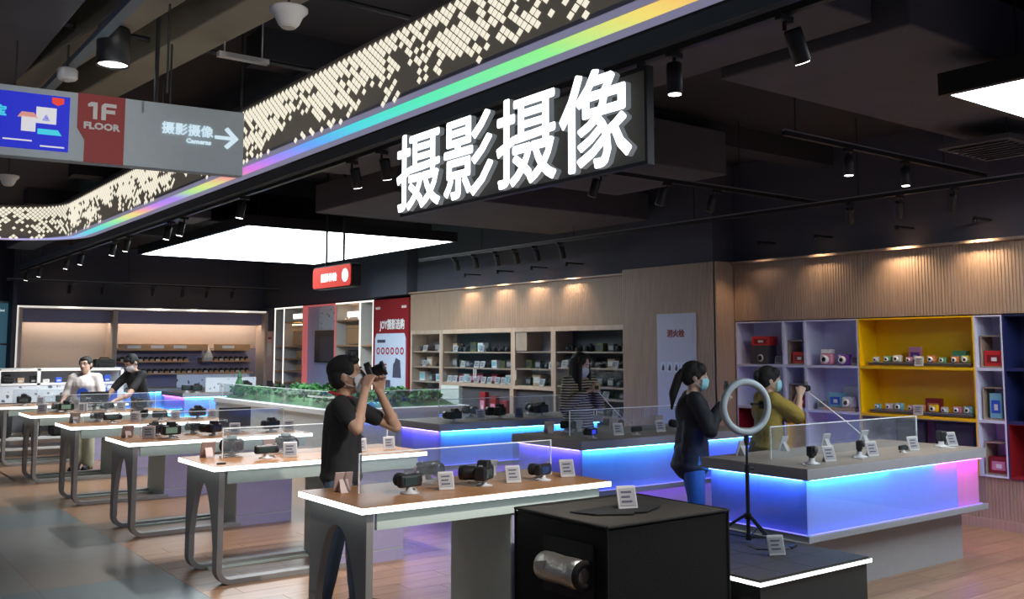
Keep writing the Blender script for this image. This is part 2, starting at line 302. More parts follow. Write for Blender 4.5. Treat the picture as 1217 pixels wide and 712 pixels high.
# ------------------------------------------------------------------ setting: right wall
X0 = 9.33
wr = struct('wall_right', MB().box(9.72, -1, 0, 9.9, 24, CEIL), 'dark_wall')
MB().box(9.48, -1, 2.74, 9.72, 23.2, CEIL).build('upper_wall', 'dark_wall', wr)
def fluted(name, x, y0, y1, z0, z1, mat, parent, pitch=.034, dep=.006, back=.05):
    poly = [(x + back, y0), (x + back, y1)]; n = int((y1 - y0) / pitch); p = (y1 - y0) / n
    out = []
    for k in range(n):
        a = y1 - k * p
        out += [(x, a), (x, a - p * .72), (x + dep, a - p * .78), (x + dep, a - p * .94)]
    poly = [(x + back, y0), (x + back, y1)] + out + [(x + dep, y0)]
    return MB().prism(poly, 'z', z0, z1).build(name, mat, parent)
fluted('wood_cladding', X0, 3.2, 7.87, 2.06, 2.762, 'wall_wood', wr)
MB().box(X0 - .06, 3.2, 2.762, 9.72, 7.87, 2.79).build('ledge', 'wall_wood', wr)
fluted('wood_base', X0 + .02, 3.2, 7.87, .09, .485, 'wall_wood', wr)
MB().box(X0 - .005, 3.2, 0, X0 + .1, 7.87, .09).build('skirting', 'wall_wood', wr)
# clad column with the hydrant panel
wc = struct('wall_column', MB().box(9.12, 7.93, 0, 9.72, 9.52, 2.79), 'wall_wood')
fluted('wood_cladding', 9.02, 7.9, 9.55, 0, 2.792, 'wall_wood', wc)
MB().box(9.02, 7.885, 0, 9.72, 7.93, 2.792).build('side_panel', 'wall_wood', wc)
MB().box(9.1, 8.0, 2.79, 9.72, 9.45, CEIL).build('upper_column', 'dark_wall', wc)
hp = thing('hydrant_panel', 'tall pale fire hydrant panel on the clad column, with red characters', 'panel', (9.018, 8.555, .35))
MB().box(-.014, -.335, 0, 0, .335, 1.82).build('door', 'pale_sheet', hp, bevel=.003)
MB().box(-.018, -.29, 1.42, -.014, .29, 1.70).build('title_plate', 'pale_sheet', hp)
text('title_text', '消火栓', .10, (-.0195, 0, 1.56), FACE_L, hp, 'red', bold=.004)
ip = MB().box(-.018, -.29, 1.0, -.014, .29, 1.30).build('instruction_plate', 'pale_sheet', hp)
for k in range(5):
    c = .23 - k * .115
    MB().box(-.0195, c - .046, 1.08, -.018, c + .046, 1.2).build('pictogram', 'poster_blue', hp)
    MB().prism([(c - .02, 1.09), (c + .025, 1.10), (c + .01, 1.15), (c - .005, 1.18), (c - .025, 1.13)], 'x', -.021, -.0195).build('pictogram_figure', 'ink', hp)
MB().box(-.03, -.31, .9, -.014, -.295, 1.0).build('handle', 'grey_metal', hp)

# ------------------------------------------------------------------ glass-fronted cabinets along the wall
CAB = [(14.66, 15.62), (12.51, 14.55), (11.48, 12.40), (9.57, 11.37)]
cname = ['narrow cabinet beside the red poster', 'wide cabinet left of centre', 'small cabinet with a wooden niche', 'wide cabinet behind the woman in stripes']
fluted('wood_cladding', X0, 9.55, 15.68, 2.06, 2.755, 'wall_wood', wr)
MB().box(X0 - .05, 9.55, 2.755, 9.72, 15.68, 2.78).build('ledge', 'wall_wood', wr)
SH = [[.86, 1.13, 1.40, 1.68], [1.14, 1.40, 1.67], [1.14, 1.41, 1.68], [.75, 1.00, 1.17, 1.44, 1.68]]
cabs = []
for k, (a, b) in enumerate(CAB):
    zb = [.62, 1.08, 1.08, .55][k]
    t = thing('glass_cabinet', ['narrow oak glass cabinet beside the red poster', 'wide oak glass cabinet filled with price cards, second from the red poster', 'small oak glass cabinet with a wooden niche at upper left', 'widest oak glass cabinet, behind the woman in the striped top'][k], 'cabinet', (X0, (a + b) / 2, zb), group='oak glass cabinets on the right wall')
    h = (b - a) / 2; cabs.append(t)
    for s, nm in ((h, 'side_panel'), (-h - .055, 'side_panel')): MB().box(0, s, 0, .36, s + .055, 2.06 - zb).build(nm, 'cab_wood', t)
    MB().box(0, -h, 1.99 - zb, .36, h, 2.06 - zb).build('top_rail', 'cab_wood', t)
    MB().box(0, -h, 0, .36, h, .05).build('bottom_rail', 'cab_wood', t)
    MB().box(.345, -h, .05, .36, h, 1.99 - zb).build('back_panel', 'dark_grey' if k != 2 else 'grey', t)
    for z in SH[k]: MB().box(.03, -h, z - zb - .022, .345, h, z - zb).build('shelf', 'cab_wood', t)
    nd = 1 if h < .6 else 2
    for j in range(nd):
        p0 = -h + j * 2 * h / nd + .004; p1 = -h + (j + 1) * 2 * h / nd - .004
        d = MB().box(.006, p0, .06, .012, p1, 1.985 - zb).build('glass_door', 'cab_glass', t)
        MB().box(-.01, p1 - .03 if j == 0 else p0 + .02, .14, .004, p1 - .02 if j == 0 else p0 + .03, .3).build('handle', 'white_gloss', d)
    if zb > 1:
        MB().box(0, -h, -.52, .36, h, -.5).build('lower_sill', 'cab_wood', t)
MB().box(9.36, 9.57, 0, 9.72, 15.68, .5).build('base_panel', 'cab_wood', wr)
# niche part with the open lower bay
MB().box(9.40, 11.4, .5, 9.70, 14.6, 1.06).build('lower_bay', 'dark_grey', wr)
MB().box(X0, 14.02, .5, 9.41, 14.60, 1.08).build('lower_panel', 'pale_green', wr)
MB().box(X0, 12.44, .5, 9.41, 12.54, 1.08).build('lower_post', 'cab_wood', wr)
MB().box(9.34, 12.1, 1.69, 9.66, 12.39, 1.98).build('niche', 'cab_wood', cabs[2]).location = V((0, 0, 0)) - cabs[2].location

# ------------------------------------------------------------------ poster, lit display bays towards the corner
po = thing('advert_poster', 'tall red and pale blue poster beside the glass cabinets', 'poster', (X0, 16.39, .62))
MB().box(-.03, -.69, 0, .3, .69, 2.07).build('board', 'red', po)
MB().prism([(-.6, 0), (.6, 0), (.6, 1.30), (.54, 1.40), (-.54, 1.40), (-.6, 1.30)], 'x', -.036, -.03).build('white_field', 'poster_blue', po)
text('headline_text', 'JOY摄影选购', .21, (-.038, -.08, 1.56), FACE_L, po, 'white', bold=.006, sx=.8)
for s in (.5, -.52): MB().box(-.035, s - .09, 1.88, -.031, s + .09, 1.93).build('corner_mark', 'offwhite', po)
MB().box(-.04, .18, 1.22, -.036, .5, 1.28).build('print_line', 'ink', po)
for k in range(6): MB().torus((0, 0, 0), .055, .016, rot=M.Rotation(pi / 2, 4, 'Z'), n=20, m=6, sz=.2).build('print_ring', 'sign_red', po).location = (-.038, .46 - k * .185, 1.06)
MB().prism([(-.44, .55), (-.12, .55), (-.14, .8), (-.2, .85), (-.24, .93), (-.4, .88)], 'x', -.041, -.036).build('print_bag', 'ink', po)
for k in range(4): MB().box(-.04, .12, .6 + k * .06, -.036, .5 - .04 * (k % 2), .63 + k * .06).build('print_line', 'red', po)
for (y, z) in ((.3, .2), (.05, .28)): MB().box(-.041, y - .08, z, -.036, y + .1, z + .22).build('print_photo', 'ink', po)
for k in range(2): MB().box(-.04, -.5, .3 - .07 * k, -.036, -.15, .33 - .07 * k).build('print_line', 'ink', po)

def bay(name, label, y0, y1, shelves, back, led=True, ztop=2.70):
    t = thing(name, label, 'display bay', (X0, (y0 + y1) / 2, 0), group='lit display bays by the far corner'); h = (y1 - y0) / 2
    for s in (-h, h - .04): MB().box(0, s, 0, .36, s + .04, ztop).build('side_panel', 'offwhite', t)
    MB().box(0, -h, ztop - .04, .36, h, ztop).build('top_panel', 'offwhite', t)
    MB().box(.34, -h, 0, .36, h, ztop).build('back_panel', back, t)
    if led:
        for s in led: MB().box(-.012, s - .02, .9, 0, s + .02, ztop).build('light_strip', 'led_line', t)
        MB().box(-.012, -h, ztop - .03, 0, h, ztop).build('light_strip', 'led_line', t)
    for z in shelves: MB().box(.0, -h + .04, z - .03, .34, h - .04, z).build('shelf', 'shelf_wood', t)
    return t
b1 = bay('display_bay', 'narrow grey display bay with lit edges at the far end of the row', 21.54, 22.07, (.95, 1.5, 1.21, 1.79), 'offwhite', led=[.24])
b2 = bay('display_bay', 'lit display bay with yellow boxes, left of the lavender panel', 20.46, 21.54, (.95, 1.21, 1.5, 1.79, 2.36), 'offwhite', led=[.52])
b3 = bay('display_bay', 'lit display bay with a yellow box, right of the lavender panel', 17.67, 18.80, (.95, 1.21, 1.54, 1.8, 2.33), 'offwhite', led=[-.54])
b4 = bay('display_bay', 'narrow grey display bay next to the red poster', 17.11, 17.67, (.95, 1.80), 'grey', led=[-.26])
lp = thing('lavender_panel', 'lavender panel with red lit frame and a dark wall screen', 'panel', (X0, 19.63, 0))
MB().box(.1, -.83, 0, .36, .83, 2.7).build('board', 'pale_sheet', lp)
for y in (-.805, .805): MB().box(-.02, y - .015, .2, .1, y + .015, 2.70).build('lit_frame', 'led_red', lp)
MB().box(-.02, -.82, 2.67, .1, .82, 2.70).build('lit_frame', 'led_red', lp)
MB().box(.06, -.80, 2.13, .1, .12, 2.66).build('speckled_print', 'speckled', lp)
sc = MB().box(.03, -.79, 1.42, .1, .28, 2.13).build('wall_screen', 'black', lp, bevel=.01); MB().box(.025, -.75, 1.46, .03, .0, 1.98).build('screen_picture', 'dark_grey', sc)
yb = [(9.42, 20.96, 1.81, .50, .34, 'wide'), (9.42, 18.18, 1.82, .62, .40, 'wide'), (9.4, 20.8, 1.51, .3, .16, ''), (9.4, 20.8, 1.22, .3, .14, ''), (9.4, 20.85, .96, .3, .1, '')]
for k, (x, y, z, wd, hh, _) in enumerate(yb):
    t = thing('wooden_box', ['large yellow-lit wooden box in the bay left of the lavender panel', 'large yellow-lit wooden box in the bay right of the lavender panel', 'small orange box on the second shelf of the bay left of the lavender panel', 'small orange box on the third shelf of the bay left of the lavender panel', 'small orange box on the lowest shelf of the bay left of the lavender panel'][k], 'box', (x, y, z), group='wooden boxes in the lit bays')
    MB().box(0, -wd / 2, 0, .2, wd / 2, hh).build('body', 'shelf_wood', t, bevel=.008); MB().box(-.004, -wd / 2, hh * .8, 0, wd / 2, hh * .84).build('lid_line', 'brown_card', t)
    if hh > .3: MB().box(-.02, -wd / 2, hh + .12, .02, wd / 2, hh + .14).build('light_strip', 'led_warm', t)
for k, y in enumerate((21.0, 18.24)):
    t = thing('letter_sign', ['small white lit letter sign on top shelf left of the lavender panel', 'small white lit letter sign on top shelf right of the lavender panel'][k], 'sign', (9.38, y - .05, 2.365 if k == 0 else 2.335))
    MB().box(0, -.3, 0, .03, .25, .025).build('base', 'white', t); MB().box(0, -.3, .05, .03, .2, .17).build('letter_plate', 'sign_white_lit', t, bevel=.02); MB().box(.0, -.28, .02, .03, -.25, .06).build('leg', 'white', t); MB().box(.0, .14, .02, .03, .17, .06).build('leg', 'white', t)
for k, (y, z, lab) in enumerate(((18.35, 1.56, 'dark camera kit on the shelf right of the lavender panel, left one'), (18.1, 1.56, 'dark camera kit on the shelf right of the lavender panel, right one'))):
    t = thing('camera_kit', lab, 'camera', (9.42, y, z)); MB().box(0, -.08, 0, .1, .08, .14).build('body', 'black', t, bevel=.015); MB().cyl((0, 0, .07), (-.06, 0, .07), .045).build('lens', 'dark_grey', t)
# corner notice and upper pier
struct('wall_corner', MB().box(9.36, 22.1, 0, 9.72, 23.2, 2.72), 'dark_wall')
nt = thing('wall_notice', 'pale pink notice board in the far right corner', 'notice', (9.355, 22.37, .95)); MB().box(-.015, -.22, 0, 0, .22, 1.2).build('board', 'card_pink', nt); MB().box(-.018, -.1, 1.0, -.015, .12, 1.06).build('print_line', 'red', nt); MB().box(-.018, -.15, .6, -.015, .15, .9).build('print_block', 'offwhite', nt)
struct('wall_pier', MB().box(9.25, 15.7, 2.75, 9.5, 17.1, CEIL), 'dark_wall')

# ------------------------------------------------------------------ far wall
wf = struct('wall_far', MB().box(-7, 23.2, 0, 9.9, 23.4, CEIL), 'dark_wall')
MB().box(3.84, 23.14, 0, 9.3, 23.2, 2.3).build('back_panel', 'beige_wall', wf)
MB().box(5.82, 23.12, 0, 9.3, 23.14, 1.74).build('back_panel_lower', 'purple_back', wf)
for x in (3.78, 5.72, 9.28): MB().box(x, 22.55, 0, x + .1, 23.2, 2.62).build('divider', 'beige_wall', wf)
MB().box(3.78, 22.55, 2.58, 9.38, 23.2, 2.64).build('top_board', 'beige_wall', wf)
MB().box(3.88, 22.75, 2.30, 9.28, 22.80, 2.58).build('valance', 'purple_back', wf)
MB().box(3.78, 22.535, 2.60, 9.3, 22.55, 2.64).build('light_strip', 'led_dim', wf); MB().box(3.77, 22.535, 0, 3.80, 22.55, 2.64).build('light_strip', 'led_dim', wf)
MB().box(3.95, 22.84, 2.36, 9.2, 22.90, 2.38).build('light_strip', 'led_cove', wf)
wl = struct('window_1', MB().box(2.2, 23.05, 0, 3.69, 23.1, 2.75), 'cab_glass'); MB().box(2.2, 23.12, .1, 3.69, 23.15, 2.7).build('lit_interior', 'glass_blue', wl)
for z in (.9, 1.8, 2.7): MB().box(2.2, 23.02, z, 3.69, 23.12, z + .04).build('window_bar', 'grey_metal', wl)
struct('trim_10', MB().box(3.69, 22.6, 0, 3.77, 23.2, CEIL), 'dark_wall')

# ------------------------------------------------------------------ perforated light band over the aisle
fa = thing('light_fascia', 'curved ceiling band with backlit diamond perforations and rainbow light strip', 'light band', (2.3, 4, 2.94))
FX, FC, FR = 2.3, 10.97, .82
def fpath(s, off=0.):      # s: metres along the face from y = 1; off: distance towards the shop side
    a = FC - 1.0
    if s < a: return V((FX + off, 1.0 + s, 0)), V((0, 1, 0)), V((1, 0, 0))
    t = (s - a) / FR
    if t < pi / 2:
        c = V((FX - FR, FC, 0)); n = V((cos(t), sin(t), 0)); return c + n * (FR + off), V((-sin(t), cos(t), 0)), n
    d = s - a - FR * pi / 2
    return V((FX - FR - d, FC + FR + off, 0)), V((-1, 0, 0)), V((0, 1, 0))
SL = FC - 1 + FR * pi / 2 + 3.2
ss = [0] + [FC - 1.0 - .01] + [FC - 1 + FR * pi / 2 * k / 14 for k in range(15)] + [SL]
def sweep(prof, name, mat, smooth=False, closed=True, svals=ss, col=None):
    mb = MB(fa.location); n = len(prof); vs = []; fs = []
    for s in svals: vs += [fpath(s, o)[0] + V((0, 0, z)) for o, z in prof]
    for k in range(len(svals) - 1): fs += [(k * n + i, k * n + (i + 1) % n, (k + 1) * n + (i + 1) % n, (k + 1) * n + i) for i in range(n if closed else n - 1)]
    if closed: fs += [list(range(n)), [(len(svals) - 1) * n + i for i in range(n)]]
    mb.add(vs, fs); return mb.build(name, mat, fa, smooth)
sweep([(0, 2.955), (.02, 2.955), (.02, 3.29), (0, 3.29)], 'face_panel', 'fascia_face_glow')  # faint emission added over the whole dark face to brighten it
sweep([(.0, 2.955), (.0, 2.938), (.25, 2.938), (.25, 3.29), (.22, 3.29), (.22, 2.985), (.05, 2.985)], 'soffit', 'fascia_soffit')
sweep([(-.004, 3.285), (.25, 3.285), (.25, 3.30), (-.004, 3.30)], 'top_rim', 'fascia_dark')
# rainbow strip in the soffit: colour runs along its length
KEY = [(.5, (1, .12, .1)), (1.75, (1, .25, .12)), (2.1, (1, .5, .12)), (2.45, (.9, .75, .15)), (3.0, (.25, .9, .25)), (3.9, (.05, .85, .45)), (4.6, (.02, .7, .75)), (5.2, (.06, .35, .95)), (5.7, (.3, .22, .95)), (6.25, (.75, .15, .75)), (6.6, (.9, .3, .3)), (7.0, (.7, .8, .2)), (7.4, (.4, .8, .25)), (7.8, (.35, .2, .9)), (8.3, (.5, .2, .85)), (8.7, (.95, .4, .3)), (9.0, (.9, .75, .2)), (9.5, (.3, .85, .35)), (10.1, (.05, .75, .6)), (10.7, (.05, .6, .8)), (11.3, (.3, .35, .9)), (12.0, (.6, .45, .85)), (14., (.7, .5, .8))]
def rcol(y):
    for (a, ca), (b, cb) in zip(KEY, KEY[1:]):
        if y <= b: t = max(0, (y - a) / (b - a)); return [p + (q - p) * t for p, q in zip(ca, cb)]
    return list(KEY[-1][1])
sv = [k * SL / 180 for k in range(181)]
rb = sweep([(.066, 2.9365), (.12, 2.934), (.174, 2.9365)], 'rainbow_strip', 'rainbow', closed=False, svals=sv)
sweep([(.004, 2.937), (.064, 2.937)], 'soffit_diffuser', 'soffit_glow', closed=False); sweep([(.176, 2.937), (.246, 2.937)], 'soffit_diffuser', 'soffit_glow', closed=False)
ca = rb.data.color_attributes.new('Col', 'FLOAT_COLOR', 'POINT')
for i in range(len(rb.data.vertices)): ca.data[i].color = rcol(1.0 + sv[i // 3]) + [1]
# diamonds: lit cells of the perforated face, each a shallow lens set in the panel
DW, DH = .058, .047; cells = []
rnd = random.Random(11); nh = {}
def vn(a, b):
    def h(i, j): q = sin(i * 127.1 + j * 311.7) * 43758.5453; return q - math.floor(q)
    i, j = math.floor(a), math.floor(b); u, v = a - i, b - j; u = u * u * (3 - 2 * u); v = v * v * (3 - 2 * v)
    return (h(i, j) * (1 - u) + h(i + 1, j) * u) * (1 - v) + (h(i, j + 1) * (1 - u) + h(i + 1, j + 1) * u) * v
for ci in range(int((SL - .1) / (DW / 2))):
    s = .05 + ci * DW / 2
    for rj in range(16):
        if (rj + ci) % 2: continue
        z = 3.263 - rj * DH / 2 * .92
        dth = rj / 15.
        den = 1.02 - .92 * dth
        if rnd.random() < den + (vn(s * 5.5, z * 16) - .5) * 1.25 * min(1, rj / 4) or rj < 2: cells.append((s, z))
proto = None
def dmesh(mb, c, t, n):
    k = .405; p = [c + t * (DW * k), c + V((0, 0, DH * k)), c - t * (DW * k), c - V((0, 0, DH * k))]
    q = [(a - c) * .82 + c - n * .004 for a in p]; p = [a - n * .001 for a in p]
    return mb.add(p + q, [(4, 5, 6, 7), (0, 1, 5, 4), (1, 2, 6, 5), (2, 3, 7, 6), (3, 0, 4, 7)])
near = sorted([c for c in cells if 1.35 < c[0] < 9.0], key=lambda c: abs(c[0] - 1.45))[:290]
ns = set(near); dme = dmesh(MB(), V((0, 0, 0)), V((0, 1, 0)), V((1, 0, 0))).mesh('diamond', 'led_diamond')
for (s, z) in near:
    o = bpy.data.objects.new('diamond_light', dme); COL.objects.link(o); o.parent = fa; o.location = V((FX, 1 + s, z)) - fa.location
mb = MB(fa.location)
for (s, z) in cells:
    if (s, z) in ns: continue
    p, t, n = fpath(s); dmesh(mb, p + V((0, 0, z)), t, n)
mb.build('diamond_light_field', 'led_diamond', fa)['kind'] = 'stuff'
for y in (3.6, 6.4, 9.4):
    MB(fa.location).cyl((2.42, y, 3.28), (2.42, y, CEIL), .01, n=6).build('hanger', 'dark_metal', fa)

# ------------------------------------------------------------------ square light panels
for k, (x0, x1, y0, y1, z, lab) in enumerate(((4.61, 7.75, 11.83, 16.55, 3.3, 'large white luminous ceiling panel above the landscape table'), (5.71, 9.0, .4, 3.06, 3.3, 'white luminous ceiling panel cut by the right edge of the picture'))):
    t = thing('luminous_ceiling', lab, 'ceiling light', ((x0 + x1) / 2, (y0 + y1) / 2, z), group='luminous ceiling panels'); hx, hy = (x1 - x0) / 2, (y1 - y0) / 2
    MB().box(-hx, -hy, 0, hx, hy, .012).build('diffuser', 'led_panel', t)
    f = MB()
    for a in ((-hx - .05, -hy - .05, hx + .05, -hy), (-hx - .05, hy, hx + .05, hy + .05), (-hx - .05, -hy, -hx, hy), (hx, -hy, hx + .05, hy)): f.box(a[0], a[1], -.002, a[2], a[3], .14)
    f.build('frame', 'black', t); MB().box(-hx, -hy, .1, hx, hy, .14).build('back_plate', 'black', t)
    for sx in (-1, 1):
        for sy in (-1, 1): MB().cyl((sx * hx * .8, sy * hy * .8, .14), (sx * hx * .8, sy * hy * .8, CEIL - z), .01, n=6).build('hanger', 'dark_metal', t)

# ------------------------------------------------------------------ lighting tracks and spotlights
def track(name, p0, p1, label, beam=False):
    p0 = V(p0); p1 = V(p1); L = (p1 - p0).length; t = thing(name, label, 'track', p0, math.atan2(p1.y - p0.y, p1.x - p0.x))
    MB().box(0, -.02, 0, L, .02, .035).build('rail', 'black', t)
    if beam: MB().box(0, -.05, .05, L, .05, .14).build('beam', 'track', t)
    else: MB().box(0, -.014, .035, L, .014, .05).build('cover', 'grey', t)
    k = 0.
    while k < L: MB().cyl((k + .15, 0, .05), (k + .15, 0, CEIL - p0.z), .006, n=6).build('hanger', 'dark_metal', t); k += 2.2
    return t
track('light_track', (3.62, 1.6, 3.27), (3.62, 21.5, 3.27), 'long black lighting track with blue-grey beam above the oak tables', True)
track('light_track', (6.1, 4.62, 3.38), (9.2, 4.62, 3.38), 'black lighting track over the right counters, nearest the camera')
track('light_track', (5.3, 6.35, 3.3), (8.94, 6.35, 3.3), 'black lighting track over the middle counter')
track('light_track', (8.5, 3.2, 3.2), (8.5, 14.0, 3.2), 'black lighting track along the right wall')
track('light_track', (3.4, 21.6, 3.1), (9.2, 21.6, 3.1), 'black lighting track in front of the far wall')
def make_spot():
    t = thing('spotlight', '-', 'spotlight'); MB().box(-.05, -.018, -.03, .05, .018, .0).build('adapter', 'black', t, bevel=.004)
    MB().cyl((0, 0, -.03), (0, 0, -.075), .01, n=8).build('stem', 'black', t)
    h = MB().lathe([(.038, 0), (.042, -.01), (.042, -.16), (.036, -.165)], 20, M.Translation((0, 0, -.06))).build('head', 'black', t, True)
    MB().lathe([(.034, 0), (.034, -.003)], 20, M.Translation((0, 0, -.2245))).build('lens', 'lamp_face', h)
    return t
SP = make_spot()
def mkspots(lst, z, tilt, lit, group, labf):
    for k, (x, y) in enumerate(lst):
        o = place(SP, (x, y, z), 0, labf(k), 'spotlight', group)
        if tilt:
            for c in o.children:
                if c.name.startswith('head'): c.rotation_euler = (tilt[0], tilt[1], 0); c.location = (-.07 * tilt[1], .07 * tilt[0], 0)
        if not lit:
            for c in o.children:
                for g in c.children: g.data = DARKLENS
DARKLENS = MB().lathe([(.034, 0), (.034, -.003)], 20, M.Translation((0, 0, -.2245))).mesh('lens', 'dark_grey')
bpy.context.view_layer.update()
ordn = ['first', 'second', 'third', 'fourth', 'fifth', 'sixth', 'seventh', 'eighth', 'ninth', 'tenth', 'eleventh', 'twelfth', 'thirteenth', 'fourteenth', 'fifteenth', 'sixteenth', 'seventeenth', 'eighteenth', 'nineteenth', 'twentieth']
mkspots([(3.62, 2.72)], 3.27, (0, -.45), True, 'track spotlights', lambda k: 'bright tilted track spotlight above and right of the character sign')
mkspots([(3.62, 3.42)], 3.27, None, True, 'track spotlights', lambda k: 'bright track spotlight hanging just right of the character sign')
mkspots([(3.62, 7.05), (3.62, 6.55)], 3.27, (.2, -.3), True, 'track spotlights', lambda k: 'track spotlight left of the character sign, ' + ['left one of the pair', 'right one of the pair'][k])
ly = [9.4, 11.3, 11.8, 13.6, 14.3, 16.2, 17.2, 19.4, 20.6]
mkspots([(3.62, y) for y in ly], 3.27, (.1, .15), True, 'track spotlights', lambda k: ordn[k] + ' lit track spotlight over the oak tables, counting from the large light panel leftwards')
mkspots([(6.95, 4.62), (7.8, 4.62)], 3.38, None, True, 'track spotlights', lambda k: 'vertical spotlight on the near right track, ' + ['left one', 'right one'][k])
mkspots([(5.75, 6.35), (6.6, 6.35), (7.3, 6.35)], 3.3, (.2, .2), False, 'track spotlights', lambda k: 'dark unlit spotlight on the track over the middle counter, %s from the left' % ordn[k])
mkspots([(8.5, y) for y in (4.55, 5.1, 5.65)], 3.2, (.3, -.4), False, 'track spotlights', lambda k: 'unlit spotlight on the wall track above the yellow shelves, %s from the right' % ordn[k])
mkspots([(8.5, y) for y in (10.27, 10.84, 11.33, 11.82, 12.4, 12.95)], 3.2, (.15, -.4), False, 'track spotlights', lambda k: 'unlit spotlight on the wall track above the glass cabinets, %s from the right' % ordn[k])
mkspots([(x, 21.6) for x in (4.6, 5.25, 6.3, 6.95, 7.5, 8.1)], 3.1, (.3, 0), False, 'track spotlights', lambda k: 'small dark spotlight before the far wall, %s from the left' % ordn[k])
# the light these fittings give
spot('spot_lamp', (3.62, 2.72, 2.96), (3.35, 5.0, .87), 330, 46, .8, (1, .93, .85)); spot('spot_lamp', (3.62, 3.42, 2.96), (3.8, 3.3, .9), 110, 60, .7, (1, .93, .85))
for y in (6.55, 7.05, 9.4, 11.5, 13.9, 16.2): spot('spot_lamp', (3.62, y, 2.96), (3.4, y + .3, .87), 210, 75, .7, (1, .95, .9))
for x in (6.95, 7.8): spot('spot_lamp', (x, 4.62, 3.13), (x, 4.62, .9), 75, 60, .7, (1, .93, .85))
for (y, p) in ((4.72, 26), (5.55, 28), (6.55, 9), (7.35, 2.5)): spot('wall_wash', (9.16, y, 2.93), (9.33, y, 2.35), p * 1.6, 110, 1., (1, .72, .46))
for y in (10.9, 11.75, 12.65, 13.6): spot('wall_wash', (9.16, y, 2.93), (9.33, y, 2.35), 42, 110, 1., (1, .74, .5))
spot('wall_wash', (8.9, 7.4, 2.9), (9.2, 7.9, 1.9), 14, 60, .8, (1, .66, .38))
for x in (4.8, 6.7, 7.6, 8.6): spot('wall_wash', (x, 22.3, 2.95), (x, 23.1, 2.0), 40, 70, .8, (1, .82, .62))

# ------------------------------------------------------------------ aisle ceiling fittings
for k, (x, y) in enumerate(((.7, 2.5), (1.7, 2.5))):   # added spotlights and track out of view, put in to brighten the guide sign
    o = place(SP, (x, y, 3.62), 0, 'added tilted spotlight out of view, brightening the floor guide sign, %s one' % ['left', 'right'][k], 'spotlight', 'track spotlights'); spot('spot_lamp', (x, y + .1, 3.36), (x, 5.5, 2.9), 55, 45, .8, (1, .95, .9))
    for c in o.children:
        if c.name.startswith('head'): c.rotation_euler = (1.1, 0, 0); c.location = (0, .07, -.03)
cthing('added_aisle_track', MB().box(.3, 2.48, 3.62, 2.1, 2.52, 3.66).cyl((.5, 2.5, 3.65), (.5, 2.5, CEIL), .006, n=6).cyl((1.9, 2.5, 3.65), (1.9, 2.5, CEIL), .006, n=6), 'black', 'short black track out of view carrying the added aisle spotlights', 'track')
drop(SP)
dl = thing('drum_downlight', 'big black drum downlight hanging above the floor sign', 'downlight', (1.40, 5.75, 3.36), 0, 'drum downlights along the aisle')
MB().lathe([(.088, .22), (.092, .2), (.092, 0), (.084, 0), (.084, .015)], 28).build('housing', 'black', dl, True); MB().lathe([(.083, .012), (.083, .02)], 28).build('diffuser', 'lamp_face', dl); MB().cyl((0, 0, .2), (0, 0, .69), .012, n=8).build('hanger', 'dark_metal', dl)
spot('downlight_lamp', (1.40, 5.75, 3.34), (1.40, 5.75, 0), 90, 90, .8, (1, .95, .9), .06)
for k, (x, y) in enumerate(((1.40, 2.3), (-.7, 2.3), (-.7, 5.75), (-.7, 9.2))):       # extra downlights out of view, added to brighten the aisle and guide sign
    d2 = place(dl, (x, y, 3.36), 0, 'added drum downlight out of view above the aisle, %s' % ['over the camera side', 'left of the camera', 'left of the floor sign', 'farther left beyond the floor sign'][k], 'downlight'); spot('downlight_lamp', (x, y, 3.34), (x, y, 0), 90, 90, .8, (1, .95, .9), .06)
sd = thing('smoke_detector', 'round white smoke detector left of the drum downlight', 'detector', (1.27, 6.3, 3.38)); MB().lathe([(.05, 0), (.06, .01), (.06, .06), (.05, .07)], 20).build('body', 'white', sd, True); MB().cyl((0, 0, .07), (0, 0, .67), .006, n=6).build('hanger', 'dark_metal', sd); MB().lathe([(.02, -.012), (.03, 0)], 12).build('sensor', 'offwhite', sd)
for k, (x, y, z, lab) in enumerate(((1.99, 4.62, 3.40, 'white bell-shaped ceiling speaker at the top, left of the light band'), (1.62, 10.5, 3.33, 'white bell-shaped pendant below the floor sign at the left edge'))):
    t = thing('pendant_speaker', lab, 'speaker', (x, y, z)); MB().lathe([(.04, 0), (.055, .015), (.075, .06), (.10, .085), (.10, .1), (.05, .105)], 20).build('shell', 'white', t, True); MB().cyl((0, 0, .1), (0, 0, CEIL - z), .007, n=6).build('hanger', 'dark_metal', t); MB().lathe([(.036, -.004), (.036, 0)], 16).build('grille', 'offwhite', t)
for k, (x, y, z0) in enumerate(((1.55, 5.2, 3.1), (1.78, 5.9, 3.1), (2.0, 6.8, 3.4), (1.0, 6.4, 3.3))):
    cthing('ceiling_rod', MB().cyl((x, y, z0), (x, y, CEIL), .006, n=6), 'dark_metal', 'thin dark hanging rod above the floor sign, %s' % ['thickest near the arrow', 'between the arrow and the characters', 'behind the light batten', 'left of the drum downlight'][k], 'rod')

